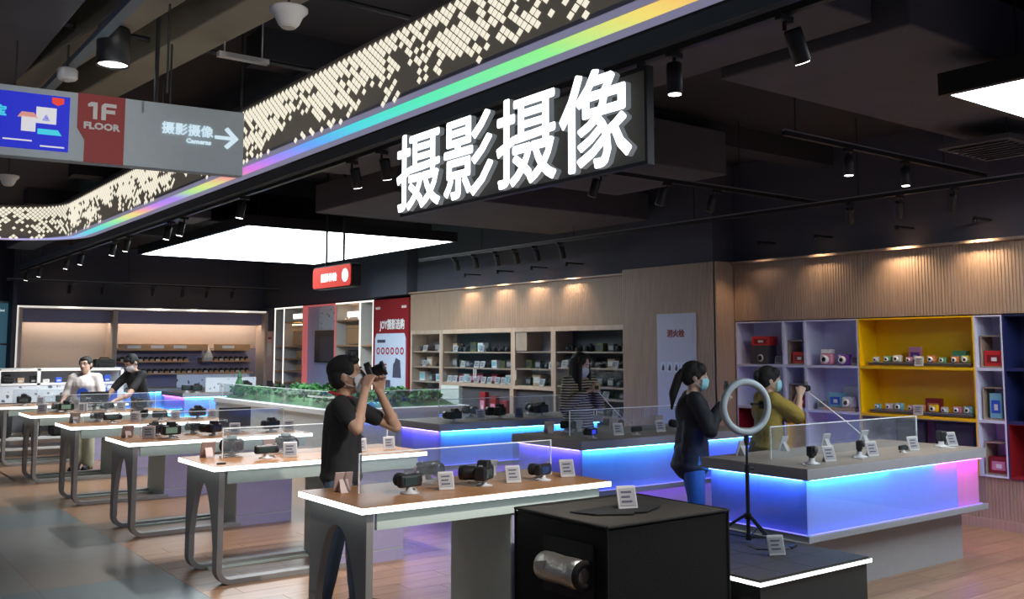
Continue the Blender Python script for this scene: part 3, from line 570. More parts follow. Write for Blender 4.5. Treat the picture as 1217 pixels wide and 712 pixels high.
# ------------------------------------------------------------------ hanging signs
SX = 3.6
sg = thing('character_sign', 'big glowing white Chinese characters on a dark glass board hung from ceiling', 'sign', (SX, 4.89, 2.72))
MB().box(0, -1.28, 0, .02, 1.28, .50).build('back_board', 'sign_back' if 'sign_back' in MT else 'fascia_dark', sg)
fr = MB()
for a in ((-.015, -1.3, -.02, .035, 1.3, 0), (-.015, -1.3, .50, .035, 1.3, .52), (-.015, -1.3, 0, .035, -1.28, .50), (-.015, 1.28, 0, .035, 1.3, .50)): fr.box(*a)
fr.build('frame', 'dark_metal', sg)
for k, ch in enumerate('摄影摄像'):
    yy = .955 - k * .632
    cu = text('character', ch, .60, (-.055, yy, .235), FACE_L, sg, 'led_sign', extrude=.02, bold=.010, sx=1.04)
    cu.data.materials.append(MT['led_side'])
    for p in cu.data.polygons: p.material_index = 0 if p.normal.z > .5 else 1
    cu.location.z = .235
for y in (1.2, -1.24): MB().box(-.01, y - .02, .52, .02, y + .02, .55).build('hanger', 'dark_metal', sg)
# floor guide sign, turned a little
g = thing('floor_guide_sign', 'grey hanging direction sign reading 1F FLOOR with an arrow', 'sign', (2.10, 5.5, 2.75), R(-7))
GH = .385
MB().box(-2.2, 0, 0, 0, .09, GH).build('panel', 'sign_grey', g, bevel=.004)
MB().prism([(-.915, GH), (-.915, .19), (-.875, .125), (-.875, 0.), (-.67, 0.), (-.67, GH)], 'y', -.004, 0).build('red_plate', 'sign_red', g)
MB().prism([(-0.8638, 0.3302), (-0.8474, 0.3413), (-0.8146, 0.3413), (-0.8146, 0.2452), (-0.8367, 0.2452), (-0.8367, 0.3175), (-0.8638, 0.3133)], 'y', -.006, -.004).build('level_text', 'white', g)
MB().prism([(-0.7941, 0.2452), (-0.7941, 0.326), (-0.7793, 0.3413), (-0.7162, 0.3413), (-0.7162, 0.3201), (-0.7695, 0.3201), (-0.7695, 0.3047), (-0.7219, 0.3047), (-0.7219, 0.2835), (-0.7695, 0.2835), (-0.7695, 0.2452)], 'y', -.006, -.004).build('level_text', 'white', g)
text('floor_text', 'FLOOR', .052, (-.79, -.006, .205), FACE_F, g, 'white', bold=.0025, sx=1.12)
text('direction_text', '摄影摄像', .073, (-.325, -.006, .237), FACE_F, g, 'sign_text', bold=.0012); text('direction_text', 'Cameras', .036, (-.262, -.006, .178), FACE_F, g, 'sign_text', bold=.0015, sx=1.1)
ar = [(-.17, .228), (-.075, .228), (-.115, .268), (-.095, .284), (-.03, .218), (-.095, .152), (-.115, .168), (-.075, .208), (-.17, .208)]
MB().prism(ar, 'y', -.004, 0).build('arrow', 'sign_text', g)
sn = MB().box(-2.1, -.006, .045, -1.04, 0, .35).build('screen', 'screen_blue', g)
for nm, m, pts in (('shop_icon', 'screen_white', [(-1.37, .14), (-1.30, .14), (-1.30, .22), (-1.37, .22)]), ('awning_icon', 'screen_pink', [(-1.39, .215), (-1.29, .215), (-1.31, .245), (-1.37, .245)]), ('picture_icon', 'screen_white', [(-1.30, .19), (-1.20, .19), (-1.20, .28), (-1.30, .28)]), ('figure_icon', 'screen_blue', [(-1.27, .205), (-1.23, .205), (-1.25, .245)]), ('cart_icon', 'screen_cyan', [(-1.29, .13), (-1.17, .13), (-1.19, .16), (-1.29, .16)]), ('badge', 'sign_red_lit', [(-1.13, .31), (-1.10, .295), (-1.07, .31), (-1.07, .34), (-1.13, .34)])):
    MB().prism([(p[0] + (0 if nm == 'badge' else .095), p[1]) for p in pts], 'y', -.008, -.006).build(nm, m, sn)
text('screen_text', '宝', .06, (-1.375, -.008, .235), FACE_F, sn, 'screen_cyan', bold=.002)
for (a, b, z) in ((-1.62, -1.48, .2), (-1.62, -1.5, .175), (-1.46, -1.38, .085), (-1.36, -1.22, .085), (-1.18, -1.06, .062), (-1.62, -1.52, .095)): MB().box(a, -.008, z, b, -.006, z + .008).build('screen_line', 'screen_white', sn)
sn.location.x = .085
for x in (-.5, -1.6): MB().cyl((x, .045, GH), (x, .045, 1.29), .012, n=8).build('hanger', 'dark_metal', g)
# small red sign in front of the large light panel
rs = thing('red_hanging_sign', 'small red lit sign with white characters hanging before the large light panel', 'sign', (5.55, 11.33, 2.5))
def rr(y0, y1, z0, z1, r, n=8):
    p = []
    for (cy_, cz, a0) in ((y1 - r, z1 - r, 0), (y0 + r, z1 - r, 90), (y0 + r, z0 + r, 180), (y1 - r, z0 + r, 270)): p += [(cy_ + r * cos(R(a0 + 90 * k / n)), cz + r * sin(R(a0 + 90 * k / n))) for k in range(n + 1)]
    return p
MB().prism(rr(-.56, .56, 0, .3, .06), 'x', 0, .13).build('case', 'black', rs); MB().prism(rr(-.54, .54, .015, .285, .055), 'x', -.01, 0).build('red_face', 'sign_red_lit', rs)
text('sign_text', '摄影体验', .115, (-.013, .06, .135), FACE_L, rs, 'sign_white_lit', bold=.004); MB().lathe([(.085, 0), (.085, .004)], 24, M.Translation((-.010, -.4, .15)) @ M.Rotation(-pi / 2, 4, 'Y')).build('round_plate', 'sign_white_lit', rs)
for y in (.28, -.22): MB().cyl((.06, y, .3), (.06, y, CEIL - 2.5), .016, n=8).build('hanger', 'dark_metal', rs)
# small wall-washer brackets above the cladding, one per scallop of light
for k, y in enumerate((4.72, 5.55, 6.55, 7.35, 10.9, 11.75, 12.65, 13.6)):
    where = 'the cube shelves, %s from the right' % ordn[k] if k < 4 else 'the glass cabinets, %s from the right' % ordn[k - 4]
    t = thing('wall_washer', 'small black bracket lamp on the wall above ' + where, 'wall lamp', (9.48, y, 2.985), 0, 'bracket lamps above the cladding')
    MB().box(-.34, -.012, 0, 0, .012, .02).build('bracket', 'black', t); MB().cyl((-.32, 0, 0), (-.32, 0, -.04), .022, n=14).build('head', 'black', t, True)

# ------------------------------------------------------------------ prototypes of small goods
def make_cam(kind='dslr', lcd='lcd'):
    t = thing('camera', '-', 'camera')
    MB().lathe([(.045, 0), (.045, .006), (.016, .012), (.014, .03)], 20).build('stand', 'stand', t, True)
    z = .03; W, H, D = {'dslr': (.075, .075, .032), 'slim': (.066, .062, .020), 'flat': (.078, .052, .016)}[kind]
    b = MB().box(-W, -D, z, W, D, z + H).build('body', 'black', t, bevel=.012, seg=3)
    MB().ell((W - .012, .012, z + H * .45), (.022, .034, H * .46)).build('grip', 'black_soft', t, True)
    if kind == 'dslr':
        MB().prism([(-.036, z + H - .01), (.036, z + H - .01), (.024, z + H + .028), (-.024, z + H + .028)], 'y', -D, D).build('viewfinder', 'black', t, bevel=.006)
        MB().cyl((W - .03, 0, z + H), (W - .03, 0, z + H + .012), .012, n=14).build('mode_dial', 'dark_grey', t); MB().box(-W + .012, -.008, z + H, -W + .03, .008, z + H + .006).build('strap_lug', 'grey_metal', t)
    else: MB().cyl((W - .022, 0, z + H), (W - .022, 0, z + H + .008), .009, n=14).build('shutter_button', 'grey_metal', t)
    L = {'dslr': .10, 'slim': .06, 'flat': .022}[kind]; r = {'dslr': .037, 'slim': .031, 'flat': .02}[kind]
    ln = MB().lathe([(r * .9, 0), (r * .9, L * .15), (r, L * .2), (r, L * .6), (r * 1.06, L * .65), (r * 1.06, L), (r * .9, L), (r * .85, L - .008)], 22, M.Translation((-.008, D - .002, z + H * .47)) @ M.Rotation(-pi / 2, 4, 'X')).build('lens', 'black', t, True)
    MB().lathe([(r * .84, 0), (r * .4, .004)], 18, M.Translation((-.008, D + L - .01, z + H * .47)) @ M.Rotation(-pi / 2, 4, 'X')).build('front_glass', 'lens_glass', ln)
    MB().box(-W + .022, -D - .002, z + H * .18, W - .035, -D, z + H * .78).build('screen', lcd, t, bevel=.001)
    MB().tube([(0, .0, .008), (.06, .02, .006), (.09, .07, .005), (.07, .12, .005)], .004, 6).build('cable', 'cable', t)
    return t
def make_action():
    t = thing('action_camera', '-', 'camera'); MB().lathe([(.05, 0), (.05, .01), (.02, .018), (.018, .04)], 20).build('stand', 'stand', t, True)
    MB().box(-.034, -.02, .05, .034, .02, .112).build('body', 'black', t, bevel=.008); MB().cyl((0, -.02, .09), (0, -.034, .09), .02).build('lens', 'dark_grey', t, True); MB().box(-.012, -.014, .03, .012, .014, .052).build('mount', 'black', t)
    MB().tube([(0, .02, .006), (-.06, .03, .005), (-.1, .0, .005), (-.12, -.03, .005)], .004, 6).build('cable', 'white', t); return t
def make_card(face='card', kind=0):
    t = thing('price_card', '-', 'price card'); a = R(-18); m = M.Rotation(a, 4, 'X')
    def tb(x0, y0, z0, x1, y1, z1): b = MB().box(x0, y0, z0, x1, y1, z1); b.v = [m @ p for p in b.v]; return b
    tb(-.045, -.004, 0, .045, .004, .10).build('card', face, t, bevel=.004); tb(-.036, -.006, .014, .036, -.004, .088).build('print', 'grey', t)
    for k in range(3): tb(-.028, -.0075, .028 + k * .02, .02 - .008 * (k % 2), -.006, .036 + k * .02).build('print_line', 'ink', t)
    MB().prism([(.0, .0), (.055, 0), (.018, .07)], 'x', -.022, .022).build('support', face, t)
    return t
P = {'dslr': make_cam('dslr'), 'slim': make_cam('slim'), 'flat': make_cam('flat'), 'dslr_g': make_cam('dslr', 'lcd_green'), 'blue': make_cam('slim', 'lcd_blue'), 'act': make_action(), 'card': make_card(), 'pcard': make_card('card_pink')}
bpy.context.view_layer.update()

def screen_guard(label, x0, x1, y, z, h=.235):
    t = thing('acrylic_guard', label, 'acrylic screen', ((x0 + x1) / 2, y, z)); L = (x1 - x0) / 2
    MB().box(-L, -.004, 0, L, .004, h).build('pane', 'acrylic', t)
    MB().box(-L - .001, -.0055, h, L + .001, .0055, h + .006).build('edge', 'acrylic_edge', t)
    for s in (-L - .006, L): MB().box(s, -.0055, 0, s + .006, .0055, h + .006).build('edge', 'acrylic_edge', t)
    return t

# ------------------------------------------------------------------ oak tables with glowing edge
ZT = .867
TN = ['nearest oak table', 'second oak table', 'third oak table', 'fourth oak table', 'fifth oak table', 'farthest oak table']
TD = ['oak display table nearest the camera, glowing edge, behind the black tent', 'second oak table from the camera, glowing edge, beside the man in black', 'third oak table from the camera, with glowing edge and a black monitor', 'fourth oak table from the camera with glowing edge', 'fifth oak table from the camera with glowing edge, holding a monitor', 'farthest oak table, glowing edge, before the white bag rack']
TY = [4.69, 6.95, 9.17, 11.42, 13.65, 15.9]; TX = 2.50; TL = 1.81; TW = .81
def make_table():
    t = thing('display_table', '-', 'table')
    MB().box(.004, .004, .862, TL - .004, TW - .004, ZT).build('top', 'oak_top', t, bevel=.002)
    MB().box(.02, .02, .83, TL - .02, TW - .02, .862).build('core', 'black', t)
    for a in ((0, 0, TL, .02), (0, TW - .02, TL, TW), (0, .02, .02, TW - .02), (TL - .02, .02, TL, TW - .02)): MB().box(a[0], a[1], .831, a[2], a[3], .862).build('light_edge', 'led_table', t)
    for y in (.05, TW - .075): MB().box(.12, y, .73, 1.75, y + .025, .83).build('apron', 'pale_green', t)
    # arched end panel
    n = 16; a0, a1 = .05, TW - .05; mid = (a0 + a1) / 2; W_ = mid - a0 - .095; out = [(a0, .83), (a1, .83), (a1, .28), (mid + W_, .28)]
    for k in range(n + 1):
        u = -1 + 2 * k / n; out.append((mid - W_ * u, .28 + .435 * (1 - abs(u) ** 2.4)))
    out += [(mid - W_, .28), (a0, .28)]
    MB().prism(out, 'x', .055, .10).build('end_panel', 'table_frame', t, bevel=.003)
    for y in (a0, a1 - .095):
        pts = [(.055, .29), (.055, .12)] + [(.055 + .12 - .12 * cos(R(9 * k)), .12 - .12 * sin(R(9 * k))) for k in range(1, 11)] + [(1.1, 0)]
        inn = [(1.1, .04)] + [(.055 + .12 - .08 * cos(R(9 * k)), .12 - .08 * sin(R(9 * k))) for k in range(10, 0, -1)] + [(.10, .12), (.10, .29)]
        MB().prism(pts + inn, 'y', y, y + .095).build('leg', 'table_frame', t, bevel=.003)
        MB().box(.2, y + .095 if y < .3 else y - .05, .0, 1.06, y + .145 if y < .3 else y, .018).build('floor_rail', 'pale_green', t)
    p = MB().box(1.05, .07, 0, 1.63, TW - .08, .83).build('plinth', 'pale_green', t, bevel=.003)
    MB().box(1.054, .064, .10, 1.626, .072, .825).build('door', 'lavender_door', p, bevel=.002); MB().box(1.054, .066, .0, 1.626, .072, .09).build('kick_board', 'lavender_door', p)
    return t
TP = make_table(); bpy.context.view_layer.update()
for k, y in enumerate(TY): place(TP, (TX, y, 0), 0, TD[k], 'table', 'oak tables with glowing edges')
drop(TP)
for k, y in enumerate(TY): screen_guard('clear acrylic screen standing on the ' + TN[k], TX + .24, TX + 1.70, y + .49, ZT, .228)
def goods(where, z, group, items):
    # items: (kind, x, y, rz, scale), left to right
    fx, fy = sin(YAW), cos(YAW); items = sorted(items, key=lambda t: (t[1] * fy - t[2] * fx) / (t[1] * fx + t[2] * fy))
    idx = {}
    for (kd, x, y, rz, sc) in items:
        c = kd in ('card', 'pcard'); i = idx.get(c, 0); idx[c] = i + 1
        if c: lab = 'small slanted price card, %s from the left on the %s' % (ordn[i], where)
        else: lab = '%s, %s camera from the left on the %s' % ({'dslr': 'black reflex camera', 'slim': 'small black camera', 'flat': 'flat black camera', 'dslr_g': 'black camera with lit rear screen', 'blue': 'camera with glowing blue screen', 'act': 'tiny black action camera'}[kd], ordn[i], where)
        place(P[kd], (x, y, z), R(rz), lab, 'price card' if c else 'camera', ('price cards' if c else 'cameras') + ' on the ' + where, sc)
goods(TN[0], ZT, '', [('pcard', 2.70, 5.32, 170, 1.24), ('slim', 2.98, 5.0, 8, 1.25), ('card', 3.23, 4.98, -14, 1.13), ('slim', 3.36, 5.4, 185, 1.35), ('pcard', 3.30, 5.42, 175, 1.08), ('dslr', 3.52, 5.0, 35, 1.18), ('card', 3.74, 4.98, -14, 1.13), ('card', 3.86, 5.42, 170, 1.08), ('slim', 3.97, 4.97, 20, 1.15), ('card', 4.2, 4.99, -14, 1.19)])
goods(TN[1], ZT, '', [('pcard', 2.68, 7.62, 180, 1.3), ('dslr', 2.88, 7.62, 170, 1.2), ('flat', 3.02, 7.25, 0, 1.25), ('pcard', 3.2, 7.66, 180, 1.19), ('card', 3.2, 7.2, -14, 1.24), ('dslr', 3.35, 7.64, 180, 1.15), ('slim', 3.6, 7.25, 0, 1.1), ('card', 3.85, 7.25, -14, 1.13), ('dslr', 3.95, 7.62, 180, 1.1), ('card', 4.12, 7.25, -14, 1.13)])
goods(TN[2], ZT, '', [('pcard', 2.64, 9.75, 180, 1.24), ('pcard', 2.76, 9.45, -14, 1.3), ('dslr', 2.92, 9.8, 170, 1.05), ('dslr_g', 2.95, 9.4, 5, 1.2), ('slim', 3.3, 9.82, 180, 1.15), ('dslr', 3.38, 9.44, 30, 1.1), ('card', 3.6, 9.45, -14, 1.19), ('dslr', 4.0, 9.5, 0, 1.15), ('card', 4.2, 9.5, -14, 1.19)])
goods(TN[3], ZT, '', [('card', 2.66, 12.0, 180, 1.3), ('slim', 2.93, 12.08, 180, 1.2), ('flat', 3.0, 11.7, 0, 1.3), ('pcard', 3.25, 11.7, -14, 1.24), ('dslr', 3.4, 12.05, 180, 1.25), ('slim', 3.55, 11.75, 5, 1.3), ('card', 3.75, 11.8, -14, 1.19), ('dslr', 4.02, 11.8, 0, 1.25), ('card', 4.2, 11.8, -14, 1.19)])
goods(TN[4], ZT, '', [('card', 2.7, 14.0, -14, 1.35), ('slim', 2.95, 14.3, 180, 1.2), ('dslr_g', 2.98, 13.95, 0, 1.25), ('card', 3.2, 14.0, -14, 1.3), ('slim', 3.5, 13.95, 0, 1.3), ('card', 3.7, 14.0, -14, 1.3), ('dslr', 3.95, 14.0, 0, 1.2)])
goods(TN[5], ZT, '', [('dslr', 2.86, 16.2, 0, 1.3), ('card', 3.1, 16.2, -14, 1.3), ('dslr', 3.42, 16.25, 0, 1.35), ('card', 3.7, 16.2, -14, 1.3)])
def monitor(x, y, z, wd, h, label):
    t = thing('monitor', label, 'monitor', (x, y, z), R(-4)); MB().box(-wd / 2, -.012, .05, wd / 2, .012, .05 + h).build('display', 'black', t, bevel=.006); MB().box(-.02, 0, 0, .02, .03, .09).build('neck', 'dark_grey', t); MB().box(-.09, -.06, 0, .09, .06, .008).build('base', 'dark_grey', t, bevel=.003); MB().box(-wd / 2 + .01, -.014, .06, wd / 2 - .01, -.012, .04 + h).build('screen', 'black_soft', t)
monitor(3.72, 9.78, ZT, .33, .2, 'black monitor standing on the third oak table'); monitor(3.42, 14.3, ZT, .37, .21, 'black monitor standing on the fifth oak table, before the person in white')
rm = thing('remote_control', 'small black remote lying at the front corner of the second oak table', 'remote', (2.60, 7.08, ZT), R(10)); MB().box(-.035, -.01, 0, .035, .01, .012).build('body', 'black', rm, bevel=.004); MB().box(-.02, -.006, .012, .02, .006, .014).build('buttons', 'dark_grey', rm)

# ------------------------------------------------------------------ counters with coloured glowing glass
def counter(label, x0, y0, x1, y1, zt, cols, plx=None, gap=.05, pink=False, kick=''):
    # cols: top-light colours for front (list of spans), left, right; bottom colour
    t = thing('glass_counter', label, 'counter', ((x0 + x1) / 2, (y0 + y1) / 2, 0), group='counters with glowing glass sides'); o = t.location
    zs = zt - .08; zb = .447
    MB(o).box(x0, y0, zs, x1, y1, zt - .004).build('worktop', 'counter_edge', t, bevel=.004); MB(o).box(x0 + .003, y0 + .003, zt - .004, x1 - .003, y1 - .003, zt).build('worktop_surface', 'counter_top', t)
    MB(o).box(x0, y0, zb - .045, x1, y1, zb).build('tray', 'tray', t, bevel=.004)
    px = plx or (x0 + .15, x1 - .16); MB(o).box(px[0], y0 + .15, 0, px[1], y1 - .15, zb - .045).build('plinth', 'plinth', t)
    for a in ((x0 + .004, y0 + .004, x1 - .004, y0 + .012), (x0 + .004, y1 - .012, x1 - .004, y1 - .004), (x0 + .004, y0 + .012, x0 + .012, y1 - .012), (x1 - .012, y0 + .012, x1 - .004, y1 - .012)): MB(o).box(a[0], a[1], zb, a[2], a[3], zs).build('glass_panel', 'counter_glass', t)
    xc = x1 - .38 if pink else x1 - gap
    MB(o).box(x0 + .05, y0 + .05, zb, xc, y1 - .05, zs).build('light_core', 'counter_core', t, bevel=.003)
    if pink: MB(o).box(xc, y0 + .05, zb, x1 - gap, y1 - .05, zs).build('light_core_end', 'core_pink', t, bevel=.003)
    kz = zb - .049
    for sd in kick:
        a = {'f': (px[0], y0 + .06, px[1], y0 + .08), 'b': (px[0], y1 - .08, px[1], y1 - .06), 'l': (x0 + .06, y0 + .1, x0 + .08, y1 - .1), 'r': (x1 - .08, y0 + .1, x1 - .06, y1 - .1)}[sd]; MB(o).box(a[0], a[1], kz, a[2], a[3], kz + .005).build('kick_light', 'led_kick', t)
    n = len(cols[0]); L = (x1 - x0 - .1) / n
    for k, c in enumerate(cols[0]):
        MB(o).box(x0 + .05 + k * L, y0 + .016, zs - .004, x0 + .05 + (k + 1) * L, y0 + .036, zs).build('light_strip', c, t)
        MB(o).box(x0 + .05 + k * L, y1 - .036, zs - .004, x0 + .05 + (k + 1) * L, y1 - .016, zs).build('light_strip', c, t)
    MB(o).box(x0 + .016, y0 + .06, zs - .004, x0 + .036, y1 - .06, zs).build('light_strip', cols[1], t); MB(o).box(x1 - .036, y0 + .06, zs - .004, x1 - .016, y1 - .06, zs).build('light_strip', cols[2], t)
    for a in ((x0 + .05, y0 + .02, x1 - gap, y0 + .04), (x0 + .02, y0 + .05, x0 + .04, y1 - .05)): MB(o).box(a[0], a[1], zb, a[2], a[3], zb + .003).build('floor_strip', cols[3], t)
    return t
ZC = .90; C, B_, VI, MA = 'led_cyan', 'led_blue', 'led_violet', 'led_magenta'
counter('glowing glass counter at right, beside the ring light platform', 5.60, 4.12, 8.01, 5.08, ZC, ([C, C, C, B_, B_, MA, MA], B_, MA, 'led_low'), pink=True, kick='rb')
counter('glowing glass counter in the middle, behind the woman in dark jacket', 5.65, 6.53, 8.05, 7.56, ZC, ([C, C, B_, B_], VI, B_, 'led_low'), kick='flb')
counter('glowing glass counter farthest from camera in its row, before the cabinets', 5.70, 8.95, 8.10, 9.90, ZC, ([C, C, C], VI, B_, 'led_low'), kick='flb')
screen_guard('clear acrylic screen on the counter at right', 5.90, 7.88, 4.66, ZC, .235); screen_guard('clear acrylic screen on the middle counter', 5.94, 7.85, 7.03, ZC, .235); screen_guard('clear acrylic screen on the counter before the cabinets', 6.0, 7.85, 9.43, ZC, .235)
goods('counter at right', ZC, '', [('card', 5.92, 4.98, 190, 1.24), ('act', 5.87, 4.28, 10, 1.15), ('card', 6.11, 4.29, -14, 1.19), ('card', 6.46, 5.0, 190, 1.24), ('act', 6.53, 4.33, 30, 1.15), ('card', 6.67, 4.3, -14, 1.19), ('card', 7.0, 4.98, 180, 1.19), ('flat', 7.12, 4.33, 0, .7), ('card', 7.31, 4.34, -14, 1.19), ('card', 7.55, 4.98, 180, 1.19), ('act', 7.78, 4.38, 60, 1.2), ('card', 7.9, 4.34, -14, 1.24)])
goods('middle counter', ZC, '', [('pcard', 5.98, 7.4, 160, 1.19), ('slim', 6.2, 7.4, 200, 1.2), ('card', 6.36, 7.42, 170, 1.19), ('blue', 5.95, 6.72, 20, 1.), ('card', 6.36, 6.8, -14, 1.19), ('flat', 6.53, 6.74, 10, .95), ('pcard', 6.85, 7.42, 170, 1.19), ('card', 6.95, 6.82, -14, 1.19), ('slim', 7.19, 6.82, 0, 1.2), ('pcard', 7.5, 7.42, 170, 1.19)])
goods('counter before the cabinets', ZC, '', [('dslr', 6.02, 9.13, 10, 1.15), ('card', 6.47, 9.25, -14, 1.24), ('slim', 6.62, 9.72, 180, 1.4), ('dslr', 6.74, 9.25, 30, 1.3), ('card', 7.05, 9.28, -14, 1.24), ('dslr', 7.4, 9.3, 10, 1.3), ('slim', 7.6, 9.75, 180, 1.4), ('card', 7.82, 9.35, -14, 1.19)])
# two more far behind, with speckled boards
counter('far glowing counter with a pink side, behind the landscape table', 5.84, 18.0, 8.3, 19.3, ZC, (['glow_cyan'] * 2, 'glow_magenta', MA, 'glow_cyan'))
counter('farthest glowing cyan counter, half hidden by the man leaning over', 4.95, 20.6, 8.3, 21.4, ZC, (['glow_cyan'] * 2, 'glow_cyan', C, 'glow_cyan'))
for k, (x, y, wd, h, lab) in enumerate(((6.35, 18.25, 1.0, .26, 'wide speckled white board on the far counter'), (5.25, 20.75, .34, .26, 'small speckled white board on the farthest counter, left'), (6.6, 20.75, 1.6, .26, 'long speckled white board on the farthest counter'))):
    t = thing('speckled_board', lab, 'board', (x + wd / 2, y, ZC)); MB().box(-wd / 2, 0, 0, wd / 2, .02, h).build('board', 'speckled', t); MB().box(-wd / 2, -.003, h, wd / 2, .023, h + .012).build('top_edge', 'white', t)
lt = thing('laptop', 'open laptop with pinkish screen on the farthest counter', 'laptop', (5.72, 20.78, ZC)); MB().box(-.17, -.12, 0, .17, .12, .02).build('base', 'dark_grey', lt); MB().box(-.17, .11, .02, .17, .13, .26).build('lid', 'black', lt); MB().box(-.155, .105, .04, .155, .11, .24).build('screen', 'card_pink', lt)
goods('far counter', ZC, '', [('slim', 5.98, 18.2, 0, 1.5), ('dslr', 6.15, 18.15, 0, 1.3), ('dslr', 7.1, 18.14, 0, 1.6)])

# ------------------------------------------------------------------ landscape model table
ld = thing('landscape_table', 'large pale table carrying a green landscape model behind glass', 'table', (7.1, 14.35, 0)); o = ld.location
MB(o).box(5.98, 12.1, 0, 8.2, 16.65, .80).build('body', 'land_side', ld, bevel=.01); MB(o).box(5.95, 12.07, .80, 8.23, 16.68, .88).build('rim', 'white', ld, bevel=.01)
for a in ((6.02, 12.14, 8.16, 12.15), (6.02, 12.14, 6.03, 16.6)): MB(o).box(a[0], a[1], .88, a[2], a[3], 1.12).build('glass_guard', 'acrylic', ld); MB(o).box(a[0] - .004, a[1] - .004, 1.12, a[2] + .004, a[3] + .004, 1.126).build('guard_edge', 'acrylic_edge', ld)
rg = random.Random(4); vs = []; fs = []; nx, ny = 18, 30
for j in range(ny + 1):
    for i in range(nx + 1): vs.append((6.06 + 2.06 * i / nx, 12.2 + 4.35 * j / ny, .885 + (.10 * vn(i * .5, j * .45) if 0 < i < nx and 0 < j < ny else 0)))
for j in range(ny):
    for i in range(nx): a = j * (nx + 1) + i; fs.append((a, a + 1, a + nx + 2, a + nx + 1))
mo = MB(o).add(vs, fs).build('model_terrain', 'moss', ld, True); mo['kind'] = 'stuff'
def clump(seed, r=.09, n=46):
    q = random.Random(seed); mb = MB()
    for k in range(n):
        th = q.random() * 2 * pi; ph = math.acos(1 - 1.6 * q.random()); rr_ = r * (.55 + .45 * q.random()); c = V((rr_ * sin(ph) * cos(th), rr_ * sin(ph) * sin(th), r * .8 + rr_ * cos(ph) * .8))
        u = V((q.uniform(-1, 1), q.uniform(-1, 1), q.uniform(-.4, 1))).normalized() * .034; v = u.orthogonal().normalized() * .024
        mb.add([c - u, c + v, c + u, c - v], [(0, 1, 2, 3)])
    return mb
CL = [clump(k).mesh('crown', ['leaf', 'leaf_dark', 'leaf'][k]) for k in range(3)]; TR = MB().cyl((0, 0, -.06), (0, 0, .08), .008, n=6).mesh('trunk', 'brown_card')
TPX = []
for k in range(76):
    if k < 30: x, y = rg.uniform(6.1, 6.5), 12.35 + 4.2 * k / 30 + rg.uniform(-.05, .05)
    elif k < 52: x, y = 6.1 + 1.95 * (k - 30) / 22 + rg.uniform(-.03, .03), rg.uniform(12.28, 12.6)
    else: x, y = rg.uniform(6.5, 8.0), rg.uniform(12.7, 16.3)
    t = thing('model_tree', 'tiny leafy model tree ' + ('along the left rim of the landscape table' if k < 30 else 'by the front glass of the landscape table' if k < 52 else 'in the middle of the landscape table'), 'model tree', (x, y, .95), rg.uniform(0, 6), 'model trees ' + ('left' if k < 30 else 'front' if k < 52 else 'middle')); t.scale = [rg.uniform(.7, 1.35)] * 3
    for nm, me in (('crown', CL[k % 3]), ('trunk', TR)): c = bpy.data.objects.new(nm, me); COL.objects.link(c); c.parent = t
for k, (x, y, wd, h, m) in enumerate(((7.0, 12.45, .3, .14, 'blue'), (7.42, 12.5, .25, .12, 'blue'), (7.85, 12.55, .25, .16, 'white'), (6.15, 16.0, .1, .3, 'leaf_dark'))):
    if m == 'leaf_dark':
        t = thing('model_tree', 'tall dark conifer at the far left end of the landscape table', 'model tree', (x, y, .93)); MB().lathe([(.09, .0), (.1, .05), (.06, .16), (.08, .18), (.03, .3), (.04, .31), (.005, .42)], 9).build('crown', 'leaf_dark', t); MB().cyl((0, 0, -.05), (0, 0, .02), .012, n=6).build('trunk', 'brown_card', t); continue
    t = thing('model_block', ['left blue block among the model trees', 'right blue block among the model trees', 'white model house among the model trees'][k], 'model block', (x, y, .93)); MB().box(-wd / 2, -.06, 0, wd / 2, .06, h).build('body', m, t, bevel=.005); MB().box(-wd / 2 - .01, -.07, h, wd / 2 + .01, .07, h + .015).build('roof', 'white', t)

# ------------------------------------------------------------------ black photo tent, ring light and its platform
bx = thing('light_tent', 'black fabric photo light tent in the foreground with silver roll', 'light tent', (3.88, 4.14, 0))
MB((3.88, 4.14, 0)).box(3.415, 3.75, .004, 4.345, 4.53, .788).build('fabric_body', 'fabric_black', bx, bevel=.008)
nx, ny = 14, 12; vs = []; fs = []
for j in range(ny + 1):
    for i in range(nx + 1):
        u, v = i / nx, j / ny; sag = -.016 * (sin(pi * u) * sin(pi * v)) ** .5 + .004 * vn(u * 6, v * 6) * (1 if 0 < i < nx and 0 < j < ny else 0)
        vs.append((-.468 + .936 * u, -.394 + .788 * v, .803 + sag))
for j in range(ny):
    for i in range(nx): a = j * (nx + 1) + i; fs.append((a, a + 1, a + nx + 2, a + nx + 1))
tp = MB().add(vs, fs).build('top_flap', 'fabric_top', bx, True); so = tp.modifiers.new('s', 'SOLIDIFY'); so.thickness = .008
MB().tube([(-.468, -.394, .8), (.468, -.394, .8), (.468, .394, .8), (-.468, .394, .8), (-.468, -.394, .8)], .008, 6).build('top_piping', 'black_soft', bx)
for (x, y) in ((-.466, -.392), (.466, -.392), (.466, .392), (-.466, .392)): MB().cyl((x, y, 0), (x, y, .8), .007, n=8).build('corner_seam', 'black_soft', bx)
MB().prism([(-.30, .10), (.22, .14), (.26, -.06), (.05, -.16), (-.02, -.13), (-.06, -.17), (-.24, -.06)], 'z', .797, .803).build('window_flap', 'black_soft', bx)
ro = MB().lathe([(.055, -.165), (.075, -.16), (.078, -.1), (.074, 0), (.078, .1), (.075, .16), (.055, .165)], 24, M.Translation((-.52, -.10, .545)) @ M.Rotation(pi / 2, 4, 'X')).build('silver_roll', 'silver', bx, True)
MB().torus((-.52, -.268, .545), .06, .02, n=24, m=8).build('roll_end', 'black_soft', ro, True); MB().prism([(-.06, .60), (.05, .575), (.02, .53), (-.03, .55)], 'x', -.602, -.597).build('silver_flap', 'silver', ro)
